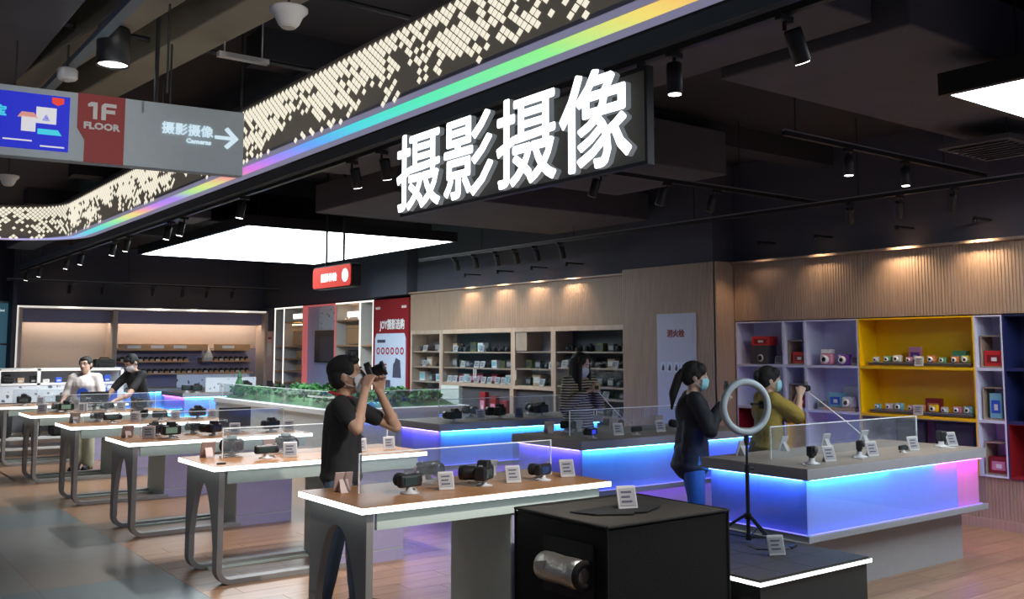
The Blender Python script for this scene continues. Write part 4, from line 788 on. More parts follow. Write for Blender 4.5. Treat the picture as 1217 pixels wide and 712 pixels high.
MB().box(-.478, -.30, .40, -.47, .12, .70).build('side_port', 'black_soft', bx, bevel=.003)
cd = place(P['card'], (3.92, 4.12, .798), R(-20), 'slanted price card standing on top of the black light tent', 'price card', 'price cards on stands', 1.35)

pf = thing('ring_platform', 'low dark platform with glowing edge carrying the ring light', 'platform', (5.05, 4.35, 0)); o = pf.location
MB(o).box(4.52, 3.67, 0, 5.57, 5.03, .365).build('body', 'platform_side', pf); MB(o).box(4.50, 3.65, .365, 5.59, 5.05, .392).build('top_slab', 'platform', pf)
for a in ((4.495, 3.645, 5.595, 3.655), (4.495, 3.655, 4.505, 5.05), (5.585, 3.655, 5.595, 5.05)): MB(o).box(a[0], a[1], .367, a[2], a[3], .388).build('light_edge', 'led_table', pf)
for i in range(4):
    for j in range(5): MB(o).box(4.505 + i * .27, 3.66 + j * .277, .392, 4.505 + i * .27 + .267, 3.66 + j * .277 + .274, .4).build('top_tile', 'platform_top', pf)
rl = thing('ring_light', 'unlit grey ring light on a slim black tripod', 'ring light', (5.31, 4.40, .40)); face = R(-20)
rot = M.Rotation(face, 4, 'Z')
MB().torus((0, 0, .92), .172, .026, rot=rot, n=56, m=14, sz=.75).build('ring', 'grey_metal', rl, True); MB().torus((0, 0, .92), .172, .02, rot=M.Translation(rot @ V((0, -.012, 0))) @ rot, n=56, m=10, sz=.5).build('ring_diffuser', 'sign_grey', rl, True)
MB().tube([(0, 0, .74), (0, 0, .70), (0, 0, .66)], [.014, .02, .014], 10).build('swivel_head', 'black', rl); MB().cyl((0, 0, .30), (0, 0, .70), .009, n=12).build('upper_tube', 'black', rl); MB().cyl((0, 0, .05), (0, 0, .50), .014, n=12).build('lower_tube', 'black', rl)
MB().cyl((0, 0, .47), (0, 0, .53), .02, n=12).build('clamp_collar', 'black', rl); MB().cyl((.0, 0, .50), (.045, -.02, .50), .012, n=10).build('clamp_knob', 'black', rl); MB().cyl((0, 0, .16), (0, 0, .2), .024, n=12).build('leg_hub', 'black', rl); MB().cyl((0, 0, .02), (0, 0, .06), .02, n=12).build('brace_hub', 'black', rl)
for k in range(3):
    a = R(20 + 120 * k); d = V((cos(a), sin(a), 0)); MB().tube([d * .02 + V((0, 0, .185)), d * .30 + V((0, 0, .015))], [.011, .009], 8).build('leg', 'black', rl); MB().tube([d * .015 + V((0, 0, .04)), d * .2 + V((0, 0, .07))], .005, 6).build('brace', 'black', rl); MB().ell(d * .31 + V((0, 0, .010)), (.014, .014, .010), n=8, m=6).build('rubber_foot', 'black_soft', rl)
MB().box(.145, -.03, .90, .205, .01, .955).build('phone_clip', 'black', rl, bevel=.006); MB().box(.05, -.02, .93, .17, .0, .945).build('clip_arm', 'black', rl)
place(P['card'], (5.13, 4.02, .40), R(-25), 'slanted price card at the foot of the ring light tripod', 'price card', 'price cards on stands', 1.3)
cc = thing('cable_controller', 'small black cable remote lying on the platform by the tripod', 'remote', (5.42, 4.12, .40), R(20)); MB().box(-.05, -.014, 0, .05, .014, .016).build('body', 'black', cc, bevel=.005); MB().tube([(-.05, 0, .006), (-.15, .05, .004), (-.2, .18, .004), (-.12, .26, .004)], .004, 6).build('cord', 'black', cc)

# ------------------------------------------------------------------ coloured cube shelves on the right wall
ZR = [.49, 1.018, 1.521, 2.048]
def cube_unit(label, y0, y1, frame, backs, inner):
    t = thing('cube_shelf', label, 'shelf', (X0, (y0 + y1) / 2, .49), group='cube shelves on the right wall'); h = (y1 - y0) / 2; e = .016
    for s in (-h, h - e): MB().box(0, s, 0, .34, s + e, 1.558).build('side_panel', frame, t)
    for k, z in enumerate(ZR): MB().box(0, -h + e, z - .49 - (.014 if k else 0), .34, h - e, z - .49 + (.014 if k < 3 else 0)).build('shelf', frame if k != 0 else inner[0], t)
    for k in range(3):
        MB().box(.325, -h + e, ZR[k] - .476, .34, h - e, ZR[k + 1] - .504).build('back_panel', backs[k], t)
        if inner[k] != frame:
            for s in (-h + e, h - e - .006): MB().box(.004, s, ZR[k] - .476, .325, s + .006, ZR[k + 1] - .504).build('lining', inner[k], t)
            MB().box(.004, -h + e + .006, ZR[k] - .476, .325, h - e - .006, ZR[k] - .470).build('lining', inner[k], t); MB().box(.004, -h + e + .006, ZR[k + 1] - .510, .325, h - e - .006, ZR[k + 1] - .504).build('lining', inner[k], t)
    return t
sw = 'shelf_white'
cube_unit('white cube shelf with a red box, next to the clad column', 7.15, 7.86, sw, ['red', sw, sw], ['red', sw, sw])
cube_unit('narrow white cube shelf with small wooden risers, left of the purple camera', 6.85, 7.15, sw, ['yellow', sw, sw], ['yellow', sw, sw])
cube_unit('white cube shelf holding a pink and a purple camera', 6.16, 6.85, sw, [sw, sw, sw], [sw, sw, sw])
cube_unit('wide bright yellow cube shelf full of small toy cameras', 4.87, 6.16, 'yellow', ['purple_back', 'yellow', 'yellow'], ['purple_back', 'yellow', 'yellow'])
cube_unit('narrow white cube shelf with wooden risers, right of the yellow shelf', 4.59, 4.87, sw, [sw, sw, sw], [sw, sw, sw])
cube_unit('navy cube shelf with a red bottom cube at the right edge', 3.55, 4.59, 'navy', ['red', 'navy', 'navy'], ['red', 'navy', 'navy'])
LV = [.51, 1.038, 1.541]
def carton(x, y, z, w_, d, h, mat, mat2, label, group='boxed goods on the cube shelves', rz=0, cat='box'):
    t = thing('product_box', label, cat, (x, y, z), rz, group); MB().box(-d / 2, -w_ / 2, 0, d / 2, w_ / 2, h).build('carton', mat, t, bevel=.004)
    MB().box(-d / 2 - .002, -w_ * .36, h * .2, -d / 2, w_ * .36, h * .72).build('front_print', mat2, t); MB().box(-d / 2 - .003, -w_ * .18, h * .32, -d / 2 - .002, w_ * .12, h * .56).build('picture', 'white', t); return t
def instant(x, y, z, mat, label, sc=1., group='small cameras on the cube shelves', rz=0):
    t = thing('instant_camera', label, 'camera', (x, y, z), rz, group); t.scale = (sc,) * 3
    MB().box(-.03, -.055, 0, .03, .055, .09).build('body', mat, t, bevel=.018, seg=3); MB().lathe([(.03, 0), (.033, .01), (.026, .03), (.02, .03), (.02, .024)], 18, M.Translation((-.03, 0, .042)) @ M.Rotation(-pi / 2, 4, 'Y')).build('lens', 'white_gloss', t, True)
    MB().lathe([(.015, 0), (.015, .006)], 14, M.Translation((-.055, 0, .042)) @ M.Rotation(-pi / 2, 4, 'Y')).build('lens_glass', 'lens_glass', t); MB().box(-.033, .018, .068, -.029, .04, .082).build('flash', 'eye_white', t); MB().cyl((-.02, -.035, .088), (-.02, -.035, .096), .008, n=10).build('shutter_button', 'grey_metal', t); return t
def riser(y, z, w_, h, label):
    t = thing('wooden_riser', label, 'riser', (9.38, y, z), 0, 'wooden risers in the cube shelves')
    for s in (-w_ / 2, w_ / 2 - .012): MB().box(0, s, 0, .22, s + .012, h).build('side', 'cab_wood', t)
    MB().box(0, -w_ / 2, h - .012, .22, w_ / 2, h).build('top', 'cab_wood', t); MB().box(0, -w_ / 2 + .012, 0, .22, w_ / 2 - .012, .01).build('base', 'cab_wood', t)
def wcard(x, y, z, label, sc=1.): place(P['card'], (x, y, z), R(-75), label, 'price card', 'price cards on the cube shelves', sc)
# bay by bay
t = thing('speaker_box', 'dark boxy speaker with round cone on the upper shelf next to the column', 'speaker', (9.45, 7.55, LV[2])); MB().box(-.08, -.13, 0, .1, .13, .22).build('case', 'dark_grey', t, bevel=.01); MB().torus((-.083, -.03, .07), .035, .01, rot=M.Rotation(pi / 2, 4, 'Z'), n=20, m=6).build('ring', 'offwhite', t, True); MB().cyl((-.08, -.03, .07), (-.1, -.03, .07), .028).build('cone', 'black', t)
carton(9.45, 7.52, LV[2] + .22, .26, .16, .11, 'bright_red', 'red', 'red product box lying on top of the dark speaker'); wcard(9.42, 7.30, LV[2], 'price card beside the dark speaker on the top shelf')
riser(7.0, LV[2], .24, .28, 'wooden riser on the top shelf, between column and purple camera'); carton(9.46, 6.98, LV[2] + .012, .18, .14, .13, 'bright_red', 'red', 'red box inside the upper left wooden riser')
riser(7.0, LV[1], .24, .28, 'wooden riser on the middle shelf, behind the raised hands'); carton(9.46, 6.97, LV[1] + .012, .18, .14, .14, 'red', 'bright_red', 'red box inside the middle left wooden riser')
t = instant(9.42, 6.61, LV[2], 'pink', 'pink and white instant camera on the top white shelf', 1.45); instant(9.42, 6.39, LV[2], 'purple', 'glossy purple instant camera on the top white shelf', 1.35); wcard(9.42, 6.27, LV[2], 'price card right of the purple instant camera')
MB().box(-.03, -.04, .09, .03, .04, .12).build('film_cover', 'white', t)
carton(9.45, 6.52, LV[1] + .03, .17, .1, .16, 'cyan', 'blue', 'pale blue camera box on the middle white shelf'); instant(9.43, 6.36, LV[1] + .03, 'white', 'white instant camera in front of a white sheet, middle shelf', 1.35); wcard(9.40, 6.70, LV[1], 'price card left of the pale blue camera box', 1.1)
t = thing('display_sheet', 'white upright sheet behind the camera on the middle shelf', 'board', (9.58, 6.36, LV[1])); MB().box(0, -.17, 0, .01, .17, .26).build('sheet', 'white', t); MB().box(.0, -.17, .26, .012, .17, .265).build('top_edge', 'offwhite', t)
t = thing('display_tray', 'low wooden tray under the pale blue camera box', 'tray', (9.45, 6.45, LV[1])); MB().box(-.09, -.2, 0, .1, .2, .03).build('plate', 'cab_wood', t, bevel=.003); MB().box(-.095, -.2, 0, -.09, .2, .035).build('front_lip', 'brown_card', t)
cols = [['offwhite', 'green', 'offwhite', 'pink', 'offwhite', 'orange', 'green', 'orange', 'lime'], ['cyan', 'offwhite', 'cyan', 'pink', 'orange', 'yellow', 'offwhite', 'pink', 'cyan']]
cw = {'offwhite': 'cream', 'green': 'green', 'pink': 'pink', 'orange': 'orange', 'lime': 'lime', 'cyan': 'light blue', 'yellow': 'yellow'}
for r_, (z, cl) in enumerate(((LV[2] + .035, cols[0]), (LV[1] + .035, cols[1]))):
    t = thing('display_plinth', ['black plinth strip under the upper row of toy cameras', 'black plinth strip under the lower row of toy cameras'][r_], 'plinth', (9.42, 5.5, z - .029)); MB().box(-.05, -.57, 0, .08, .57, .029).build('strip', 'dark_grey', t, bevel=.002); MB().box(-.053, -.57, .024, -.05, .57, .029).build('edge', 'grey', t)
    for k, m in enumerate(cl):
        instant(9.42, 6.0 - k * .125 + [0, -.01][k % 2], z, m, '%s toy camera, %s from the left in the %s row of the yellow shelf' % (cw[m], ordn[k], ['upper', 'lower'][r_]), .66 + .10 * ((k * 7) % 3), 'toy cameras in the yellow shelf')
carton(9.55, 5.62, LV[2], .14, .03, .20, 'pink', 'purple', 'upright pink pack behind the upper row of toy cameras'); carton(9.54, 5.12, LV[2], .15, .08, .16, 'green', 'cyan', 'green pack behind the upper row of toy cameras'); carton(9.53, 5.42, LV[1], .17, .06, .17, 'red', 'orange', 'red pack behind the lower row of toy cameras')
wcard(9.345, 5.47, LV[2], 'tilted price card before the upper row in the yellow shelf'); wcard(9.345, 5.50, LV[1], 'price card before the lower row in the yellow shelf', 1.1)
for k, (y, w_) in enumerate(((5.68, .34), (5.2, .42))): 
    t = thing('dark_monitor', 'dark screen under the yellow shelf, %s one' % ['left', 'right'][k], 'monitor', (9.5, y, LV[0])); MB().box(0, -w_ / 2, .2, .03, w_ / 2, .46).build('panel', 'black', t, bevel=.004); MB().box(-.002, -w_ / 2 + .02, .22, 0, w_ / 2 - .02, .44).build('screen', 'dark_grey', t); MB().box(.0, -.06, 0, .06, .06, .2).build('foot', 'dark_grey', t)
rs_ = [('top', 2, 'bright_red', 'red', .2, .15), ('middle', 1, 'cyan', 'blue', .13, .24), ('bottom', 0, 'red', 'pink', .2, .16)]
for nm, lv, m1, m2, w_, h in rs_:
    riser(4.725, LV[lv], .22, .31, 'wooden riser on the %s shelf right of the yellow shelf' % nm); carton(9.46, 4.715, LV[lv] + .012, w_ * .9, .14, h, m1, m2, '%s box inside the %s wooden riser right of the yellow shelf' % ('blue' if m1 == 'cyan' else 'red', nm))
carton(9.45, 4.32, LV[1], .16, .12, .26, 'green', 'offwhite', 'green box on the navy shelf at the right edge'); carton(9.45, 4.28, LV[2], .14, .12, .2, 'pink', 'offwhite', 'pink box on the navy shelf at the right edge')

# ------------------------------------------------------------------ goods inside the glass cabinets
rg = random.Random(21)
small = {'card': make_card(), 'cam': None}
def minicam(): 
    t = thing('camera', '-', 'camera'); MB().box(-.06, -.03, 0, .06, .03, .075).build('body', 'black', t, bevel=.012); MB().cyl((0, -.03, .037), (0, -.085, .037), .033).build('lens', 'dark_grey', t, True); MB().box(-.025, -.02, .075, .025, .02, .095).build('viewfinder', 'black', t, bevel=.004); return t
def minibox(m, m2):
    t = thing('product_box', '-', 'box'); MB().box(-.07, -.05, 0, .07, .05, .13).build('carton', m, t, bevel=.003); MB().box(-.055, -.052, .03, .055, -.05, .1).build('front_print', m2, t); return t
MC = minicam(); MX = [minibox('white', 'poster_blue'), minibox('dark_grey', 'grey'), minibox('red', 'pink'), minibox('brown_card', 'offwhite'), minibox('olive', 'dark_grey')]
bpy.context.view_layer.update()
FR_ = R(-90)     # front of the goods faces the shop
for k, (a, b) in enumerate(CAB):
    lv = SH[k]
    for q, z in enumerate(lv):
        sh = '%s shelf of the %s' % ((['lowest', 'second', 'third', 'top'] if len(lv) == 4 else ['lowest', 'middle', 'top'] if len(lv) == 3 else ['lowest', 'second', 'third', 'fourth', 'top'])[q], cname[k])
        L = b - a; nb = int(L / .2); 
        for i in range(nb):
            y = b - .1 - i * (L - .2) / max(1, nb - 1) + rg.uniform(-.02, .02)
            if k == 2 and q == 2: continue
            if rg.random() < .55:
                place(MC, (9.56, y, z), FR_ + rg.uniform(-.4, .4), 'black camera on the ' + sh, 'camera', 'cameras on the ' + sh, rg.uniform(.9, 1.3))
            else:
                c = rg.choice([0, 1, 1, 1, 3, 4] if q != 0 or k != 1 else [2, 2, 0, 1]); place(MX[c], (9.57, y, z), FR_, '%s box on the %s' % (['white', 'dark', 'red', 'brown', 'olive'][c], sh), 'box', 'boxes on the ' + sh, rg.uniform(.8, 1.35))
            if (k == 1 and q == 0) or rg.random() < .3: place(small['card'], (9.40, y + rg.uniform(-.03, .03), z), FR_ + .3, 'white price card on the ' + sh, 'price card', 'price cards on the ' + sh, 1.15)
for q in range(5): place(MX[0], (9.42, 15.5 - q * .18, .67), FR_, 'blue folder box at the bottom of the narrow cabinet beside the red poster', 'box', 'blue boxes at the bottom of the narrow cabinet', (1.1, .6, 1.)).children[0].data = MX[0].children[0].data.copy()
for o in bpy.data.objects:
    if o.parent and str(o.parent.get('label', '')).startswith('blue folder'): o.data.materials[0] = MT['blue'] if o.name.startswith('carton') else MT['cyan']
for q in range(3): carton(9.37, 13.3 - q * .3, .5, .16, .1, .5 - .06 * q, 'red', 'pink', 'red pack in the open bay under the wide cabinet, %s from the left' % ordn[q], 'red packs under the wide cabinet')
drop(MC); [drop(m) for m in MX]; drop(small['card'])

# ------------------------------------------------------------------ white bag rack far left
gd = thing('bag_rack', 'long white shelving rack with bags behind the farthest table', 'rack', (3.4, 17.4, 0)); o = gd.location
for x in (2.0, 2.64, 3.22, 3.98, 4.52): MB(o).box(x, 17.2, 0, x + .05, 17.25, 1.40).build('post', 'white', gd)
for x in (2.0, 4.52): MB(o).box(x, 17.75, 0, x + .05, 17.8, 1.40).build('post', 'white', gd)
for z in (.10, .26, 1.13, 1.37): MB(o).box(2.0, 17.2, z, 4.57, 17.8, z + .035).build('shelf', 'white', gd)
MB(o).box(2.0, 17.5, .36, 4.57, 17.52, 1.36).build('back_board', 'grey', gd)
MB(o).box(2.0, 17.18, .86, 4.57, 17.2, 1.12).build('speckled_front', 'speckled', gd)
MB(o).box(2.02, 17.21, 1.36, 4.55, 17.23, 1.368).build('light_strip', 'led_line', gd)
for x in (2.64, 3.98, 4.52): MB(o).box(x + .015, 17.195, 1.0, x + .035, 17.2, 1.38).build('light_strip', 'sign_white_lit', gd)
def bag(x, y, z, w_, h, m, label):
    t = thing('camera_bag', label, 'bag', (x, y, z), 0, 'bags on the white rack'); MB().box(-w_ / 2, -.1, 0, w_ / 2, .1, h).build('body', m, t, bevel=min(w_, h) * .2, seg=3); MB().box(-w_ * .36, -.125, h * .1, w_ * .36, -.095, h * .5).build('front_pocket', m, t, bevel=.012); MB().tube([(-w_ * .25, 0, h * .97), (-w_ * .2, 0, h * 1.15), (w_ * .2, 0, h * 1.15), (w_ * .25, 0, h * .97)], .012, 6).build('handle', m, t)
bag(2.80, 17.32, 1.166, .18, .11, 'bag_black', 'small dark bag on the upper rack shelf at the left edge'); bag(4.28, 17.35, 1.406, .34, .14, 'bag_black', 'big black bag on top of the rack, behind the person in white')
bag(2.72, 17.33, .296, .36, .40, 'bag_black', 'large black backpack at the left end of the low rack shelf'); bag(3.2, 17.33, .296, .26, .26, 'bag_black', 'squat black bag in the middle of the low rack shelf'); bag(3.62, 17.33, .296, .34, .36, 'bag_black', 'wide black bag on the low rack shelf, rightmost')
for k in range(9):
    x = 2.8 + k * .19; t = thing('small_gadget', 'small gadget on the upper shelf of the white rack, %s from the left' % ordn[k], 'gadget', (x, 17.3, 1.165), 0, 'gadgets on the white rack'); MB().box(-.05, -.03, 0, .05, .03, .06 + .03 * (k % 3)).build('body', ['blue', 'brown_card', 'black', 'offwhite'][k % 4], t, bevel=.008); MB().box(-.03, -.032, .02, .03, -.03, .05).build('label', 'card', t)

# ------------------------------------------------------------------ shelves on the far wall
SHF = [(5.9, 7.95, 1.68, .15, 'long left'), (8.1, 9.0, 1.68, .15, 'short right')]
for k, (a, b, z, h, nm) in enumerate(SHF):
    t = thing('wall_shelf', 'thick wooden wall shelf high on the far wall, %s one' % nm, 'shelf', ((a + b) / 2, 22.95, z)); MB().box(-(b - a) / 2, -.17, 0, (b - a) / 2, .17, .03).build('board', 'shelf_wood', t); MB().box(-(b - a) / 2, -.19, 0, (b - a) / 2, -.17, h).build('front_board', 'shelf_wood', t)
    for q in range(3 if k == 0 else 1): MB().box(-(b - a) / 2 + .2 + q * .52, -.195, .05, -(b - a) / 2 + .5 + q * .52, -.19, .12).build('white_sticker', 'white', t)
for k, (a, b, z, nm) in enumerate(((5.95, 7.52, 1.41, 'upper dark wall shelf, left one'), (7.84, 9.05, 1.41, 'upper dark wall shelf, right one'), (6.3, 9.1, 1.13, 'lowest wall shelf on the far wall'))):
    t = thing('wall_shelf', 'thin wooden ' + nm, 'shelf', ((a + b) / 2, 22.95, z)); MB().box(-(b - a) / 2, -.17, 0, (b - a) / 2, .17, .03).build('board', 'shelf_wood', t); MB().box(-(b - a) / 2, .1, .03, (b - a) / 2, .17, .10).build('back_lip', 'dark_grey', t)
    n = int((b - a) / .13)
    for q in range(n):
        x = a + .08 + q * .13; g_ = 'lenses on the ' + nm
        t = thing('camera_lens', 'small dark lens with cream tag on the ' + nm, 'lens', (x, 22.9, z + .03), 0, g_); MB().lathe([(.042, 0), (.045, .02), (.045, .085), (.038, .1)], 10).build('barrel', 'black', t, True); MB().box(-.045, -.08, 0, .045, -.07, .045).build('tag', 'brown_card' if q % 3 else 'offwhite', t)
t = thing('white_figurine', 'white pointed ornament on the right upper wall shelf', 'ornament', (7.98, 22.86, 1.44)); MB().lathe([(.12, 0), (.13, .08), (.09, .2), (.03, .3), (.01, .36)], 10).build('body', 'offwhite', t); MB().ell((-.09, 0, .1), (.05, .05, .1), n=8, m=6).build('side_lobe', 'offwhite', t)

# ------------------------------------------------------------------ people
def remesh(mb, name, mat, parent, voxel, smooth=6, noise=0., cut=None):
    me = mb.mesh(name + '_src', mat); o = bpy.data.objects.new(name, me)
    r = o.modifiers.new('r', 'REMESH'); r.mode = 'VOXEL'; r.voxel_size = voxel; r.use_smooth_shade = True
    s = o.modifiers.new('s', 'SMOOTH'); s.iterations = smooth; s.factor = .5
    new = evaluated(o); COL.objects.link(o)
    o.modifiers.clear(); o.data = new; bpy.data.meshes.remove(me); new.name = name
    if cut:
        bm = bmesh.new(); bm.from_mesh(new); bmesh.ops.delete(bm, geom=[v for v in bm.verts if cut(v.co)], context='VERTS'); bm.to_mesh(new); bm.free()
        sd = o.modifiers.new('sd', 'SOLIDIFY'); sd.thickness = .006; sd.offset = 1
    if noise:
        out = []
        for c, nn in [(v.co.copy(), v.normal.copy()) for v in new.vertices]:
            d = (vn(c.x * 9 + c.y * 7, c.z * 8) - .5) + .5 * (vn(c.x * 21 - c.y * 17, c.z * 15 + 3) - .5); out += list(c + nn * d * noise)
        new.vertices.foreach_set('co', out); new.update()
    for p in new.polygons: p.use_smooth = True
    if not new.materials: new.materials.append(MT[mat])
    o.parent = parent; return o
def hand(mb, w, d, n, thumb, curl=.9, s=1.):
    # w wrist, d finger direction, n palm normal, thumb: +1 / -1 lateral side
    w = V(w); d = V(d).normalized(); n = V(n); n = (n - d * n.dot(d)).normalized(); l = d.cross(n) * thumb
    for q in (-.026, -.009, .009, .026): mb.cap(w + l * q * .7 * s, .015 * s, w + d * .085 * s + l * q * 1.1 * s, .0125 * s, 8)
    for k, (q, L) in enumerate(((.032, .072), (.011, .082), (-.010, .076), (-.031, .06))):
        p = w + d * .088 * s + l * q * s; a = 0.
        for j, f in enumerate((.45, .32, .23)):
            a += curl * (.8, 1., .7)[j]; dd = d * cos(a) + n * sin(a); e = p + dd * L * f * s; mb.cap(p, (.0098 - .0012 * j) * s, e, (.0088 - .0012 * j) * s, 8); p = e
    p = w + d * .028 * s + l * .024 * s
    for j, (f, aa) in enumerate(((.04, .5), (.032, .9), (.026, 1.1))):
        dd = (d * cos(aa * .7) + l * (.75 - .35 * j) + n * (.25 + .3 * j)).normalized(); e = p + dd * f * s; mb.cap(p, (.0125 - .0015 * j) * s, e, (.011 - .0015 * j) * s, 8); p = e
def person(name, label, loc, rz, h=1.7, lean=0., twist=0., head=(0, 0, 0), arms=None, feet=None, skin='skin', top='tee_black', bottom='jeans', sleeve=.45, hem=.9, hair='short', mask=None, shoe='black', voxel=.008, female=False, loose=0., legw=0., curl=.9, skirt=False, topname='shirt', hands=True, headscale=1.):
    S_ = h / 1.70; t = thing(name, label, 'person', loc, rz); f = .92 if female else 1.
    def sc(p): return V(p) * S_
    U = M.Translation(sc((0, 0, .93))) @ M.Rotation(-lean, 4, 'X') @ M.Rotation(twist, 4, 'Z') @ M.Translation(-sc((0, 0, .93)))
    def up(p): return U @ sc(p)
    Ur = U.to_3x3().to_4x4()
    hipx = .088; ft = feet or ((.10, .02, 0), (-.10, -.02, 0))
    body = MB(); topm = MB(); bot = MB()
    # legs (side +1 is the person's right)
    for sd, fo in ((1, ft[0]), (-1, ft[1])):
        hip = sc((hipx * sd, 0, .90)); ank = sc((fo[0], fo[1], .085)); kn = (hip + ank) / 2 + sc((0, .03, .02))
        body.cap(hip, .085 * S_ * f, kn, .055 * S_, 12).cap(kn, .054 * S_, ank, .036 * S_, 12); cf = kn.lerp(ank, .3) + sc((0, -.018, 0)); body.ell(cf, (.05 * S_, .052 * S_, .11 * S_))
        body.cap(ank + sc((0, -.02, -.045)), .034 * S_, ank + sc((0, .13, -.052)), .030 * S_, 10)
        sh = MB(); a = sc((fo[0], fo[1], 0)); sh.cap(a + sc((0, -.045, .045)), .042 * S_, a + sc((0, .05, .043)), .043 * S_, 12).cap(a + sc((0, .05, .043)), .043 * S_, a + sc((0, .165, .036)), .034 * S_, 12).box(a.x - .042 * S_, a.y - .085 * S_, .0, a.x + .042 * S_, a.y + .19 * S_, .022)
        remesh(sh, 'shoe', shoe, t, .007, 4)
        if not skirt:
            lw = .014 + legw; bot.cap(hip, (.087 * f + lw) * S_, kn, (.056 + lw) * S_, 14).cap(kn, (.056 + lw) * S_, ank + sc((0, 0, .0)), (.048 + lw) * S_, 14)
    if skirt: bot.lathe([(.15 * S_, 1.0 * S_), (.185 * S_, .9 * S_), (.21 * S_, .6 * S_), (.225 * S_, .42 * S_), (.2 * S_, .42 * S_)], 20)
    # torso
    sw_ = .175 * f
    tor = [((0, 0, .945), (.158 * f if not female else .16, .112, .12)), ((0, .005, 1.09), (.132 * f, .098, .14)), ((0, .0, 1.27), (.162 * f, .115, .17))]
    for c, r in tor: body.ell(up(c), sc(r), Ur); topm.ell(up(c), sc((r[0] + .018 + loose, r[1] + .018 + loose, r[2] + .01)), Ur)
    bot.ell(sc((0, 0, .935)), sc((.164, .118, .115)))
    topm.ell(up((0, 0, hem + .05)), sc((.192 * f + loose, .148 + loose, .075)), Ur); topm.cap(up((0, 0, hem + .07)), (.14 + loose) * S_, up((0, 0, 1.2)), .135 * S_)
    for sd in (1, -1):
        body.cap(up((.05 * sd, 0, 1.42)), .045 * S_, up((sw_ * sd, 0, 1.385)), .056 * S_); topm.cap(up((.06 * sd, 0, 1.405)), .06 * S_, up((sw_ * sd, 0, 1.38)), (.068 + loose * .5) * S_)
    for sd in (1, -1): topm.cap(up((.10 * sd * f, 0, 1.31)), (.082 + loose) * S_, up((.095 * sd * f, 0, hem + .1)), (.085 + loose) * S_)
    body.cap(up((0, -.005, 1.40)), .058 * S_, up((0, .008, 1.50)), .05 * S_)
    if female: body.ell(up((0, .075, 1.25)), sc((.12, .055, .06)), Ur); topm.ell(up((0, .078, 1.25)), sc((.128, .065, .075)), Ur)
    # arms: (elbow, wrist, finger direction, palm normal)
    for sd, ar in zip((1, -1), arms or (((.26, .02, 1.12), (.27, .12, .9), (0, .2, -1), (-1, 0, 0)), ((-.26, .02, 1.12), (-.27, .12, .9), (0, .2, -1), (1, 0, 0)))):
        shd = up((sw_ * sd, 0, 1.385)); el = sc(ar[0]); wr_ = sc(ar[1]); body.cap(shd, .052 * S_ * f, el, .041 * S_ * f, 12).cap(el, .041 * S_ * f, wr_, .027 * S_ * f, 12); body.ell(el.lerp(wr_, .25), (.043 * S_ * f, .043 * S_ * f, .05 * S_))
        hand(body, wr_, ar[2], ar[3], sd * (ar[4] if len(ar) > 4 else 1), curl, S_ * (.95 if female else 1.02))
        if sleeve <= 1: e = shd.lerp(el, sleeve * 1.0); topm.cap(shd, (.067 + loose * .6) * S_, e, (.062 + loose * .6) * S_, 14)
        else: e = el.lerp(wr_, min(.95, sleeve - 1)); topm.cap(shd, (.064 + loose * .5) * S_, el, (.056 + loose * .5) * S_, 14).cap(el, (.056 + loose * .5) * S_, e, (.042 + loose * .4) * S_, 14)
    # head
    hs = headscale; Hm = M.Translation(up((0, .018, 1.585))) @ Ur @ M.Rotation(head[0], 4, 'Z') @ M.Rotation(head[1], 4, 'X') @ M.Rotation(head[2], 4, 'Y') @ M.Scale(S_ * hs, 4)
    Hr = Hm.to_3x3().normalized().to_4x4(); k_ = S_ * hs
    def hp_(p): return Hm @ V(p)
    def he(mb, c, r): mb.ell(hp_(c), [q * k_ for q in r], Hr)
    he(body, (0, -.005, .02), (.077, .094, .098)); he(body, (0, .025, -.045), (.062, .066, .072)); he(body, (0, .055, -.085), (.036, .035, .032)); he(body, (0, .035, -.02), (.066, .055, .06))
    body.cap(hp_((0, .088, .018)), .010 * k_, hp_((0, .106, -.022)), .0145 * k_, 8); he(body, (.013, .095, -.026), (.011, .01, .009)); he(body, (-.013, .095, -.026), (.011, .01, .009))
    he(body, (0, .083, -.058), (.026, .014, .012)); he(body, (.032, .074, .032), (.03, .016, .009)); he(body, (-.032, .074, .032), (.03, .016, .009))
    for sd in (1, -1): he(body, (.079 * sd, -.012, -.012), (.011, .022, .033))
    body.cap(up((0, .008, 1.49)), .05 * S_, hp_((0, -.01, -.06)), .052 * k_)
    remesh(body, 'body', skin, t, voxel, 5)
    for sd in (1, -1):
        e = MB(); he(e, (.031 * sd, .081, .010), (.0135, .008, .0062)); ey = e.build('eye', 'eye_white', t, True); e = MB(); he(e, (.031 * sd, .0875, .010), (.0058, .003, .0058)); e.build('iris', 'black', ey, True)
        MB().tube([hp_((.014 * sd, .093, .032)), hp_((.032 * sd, .0905, .037)), hp_((.050 * sd, .078, .031))], [.003 * k_, .0042 * k_, .002 * k_], 6).build('eyebrow', 'hair', t)
    if not mask:
        e = MB(); he(e, (0, .094, -.057), (.022, .006, .0065)); e.build('lips', 'lip', t, True)
    else:
        m = MB(); he(m, (0, .042, -.052), (.068, .072, .062)); he(m, (0, .086, -.03), (.026, .03, .03)); inv = Hm.inverted()
        remesh(m, 'face_mask', mask, t, .006, 4, cut=lambda c: (inv @ c).y < .045)
        for sd in (1, -1): MB().tube([hp_((.063 * sd, .05, -.025)), hp_((.078 * sd, .02, -.006)), hp_((.086 * sd, -.012, .012)), hp_((.084 * sd, -.03, -.02)), hp_((.075 * sd, .0, -.055)), hp_((.062 * sd, .048, -.078))], .0022 * k_, 6).build('ear_loop', mask, t)
    hm = MB(); he(hm, (0, -.022, .036), (.086, .101, .094)); he(hm, (0, -.045, -.005), (.083, .075, .085))
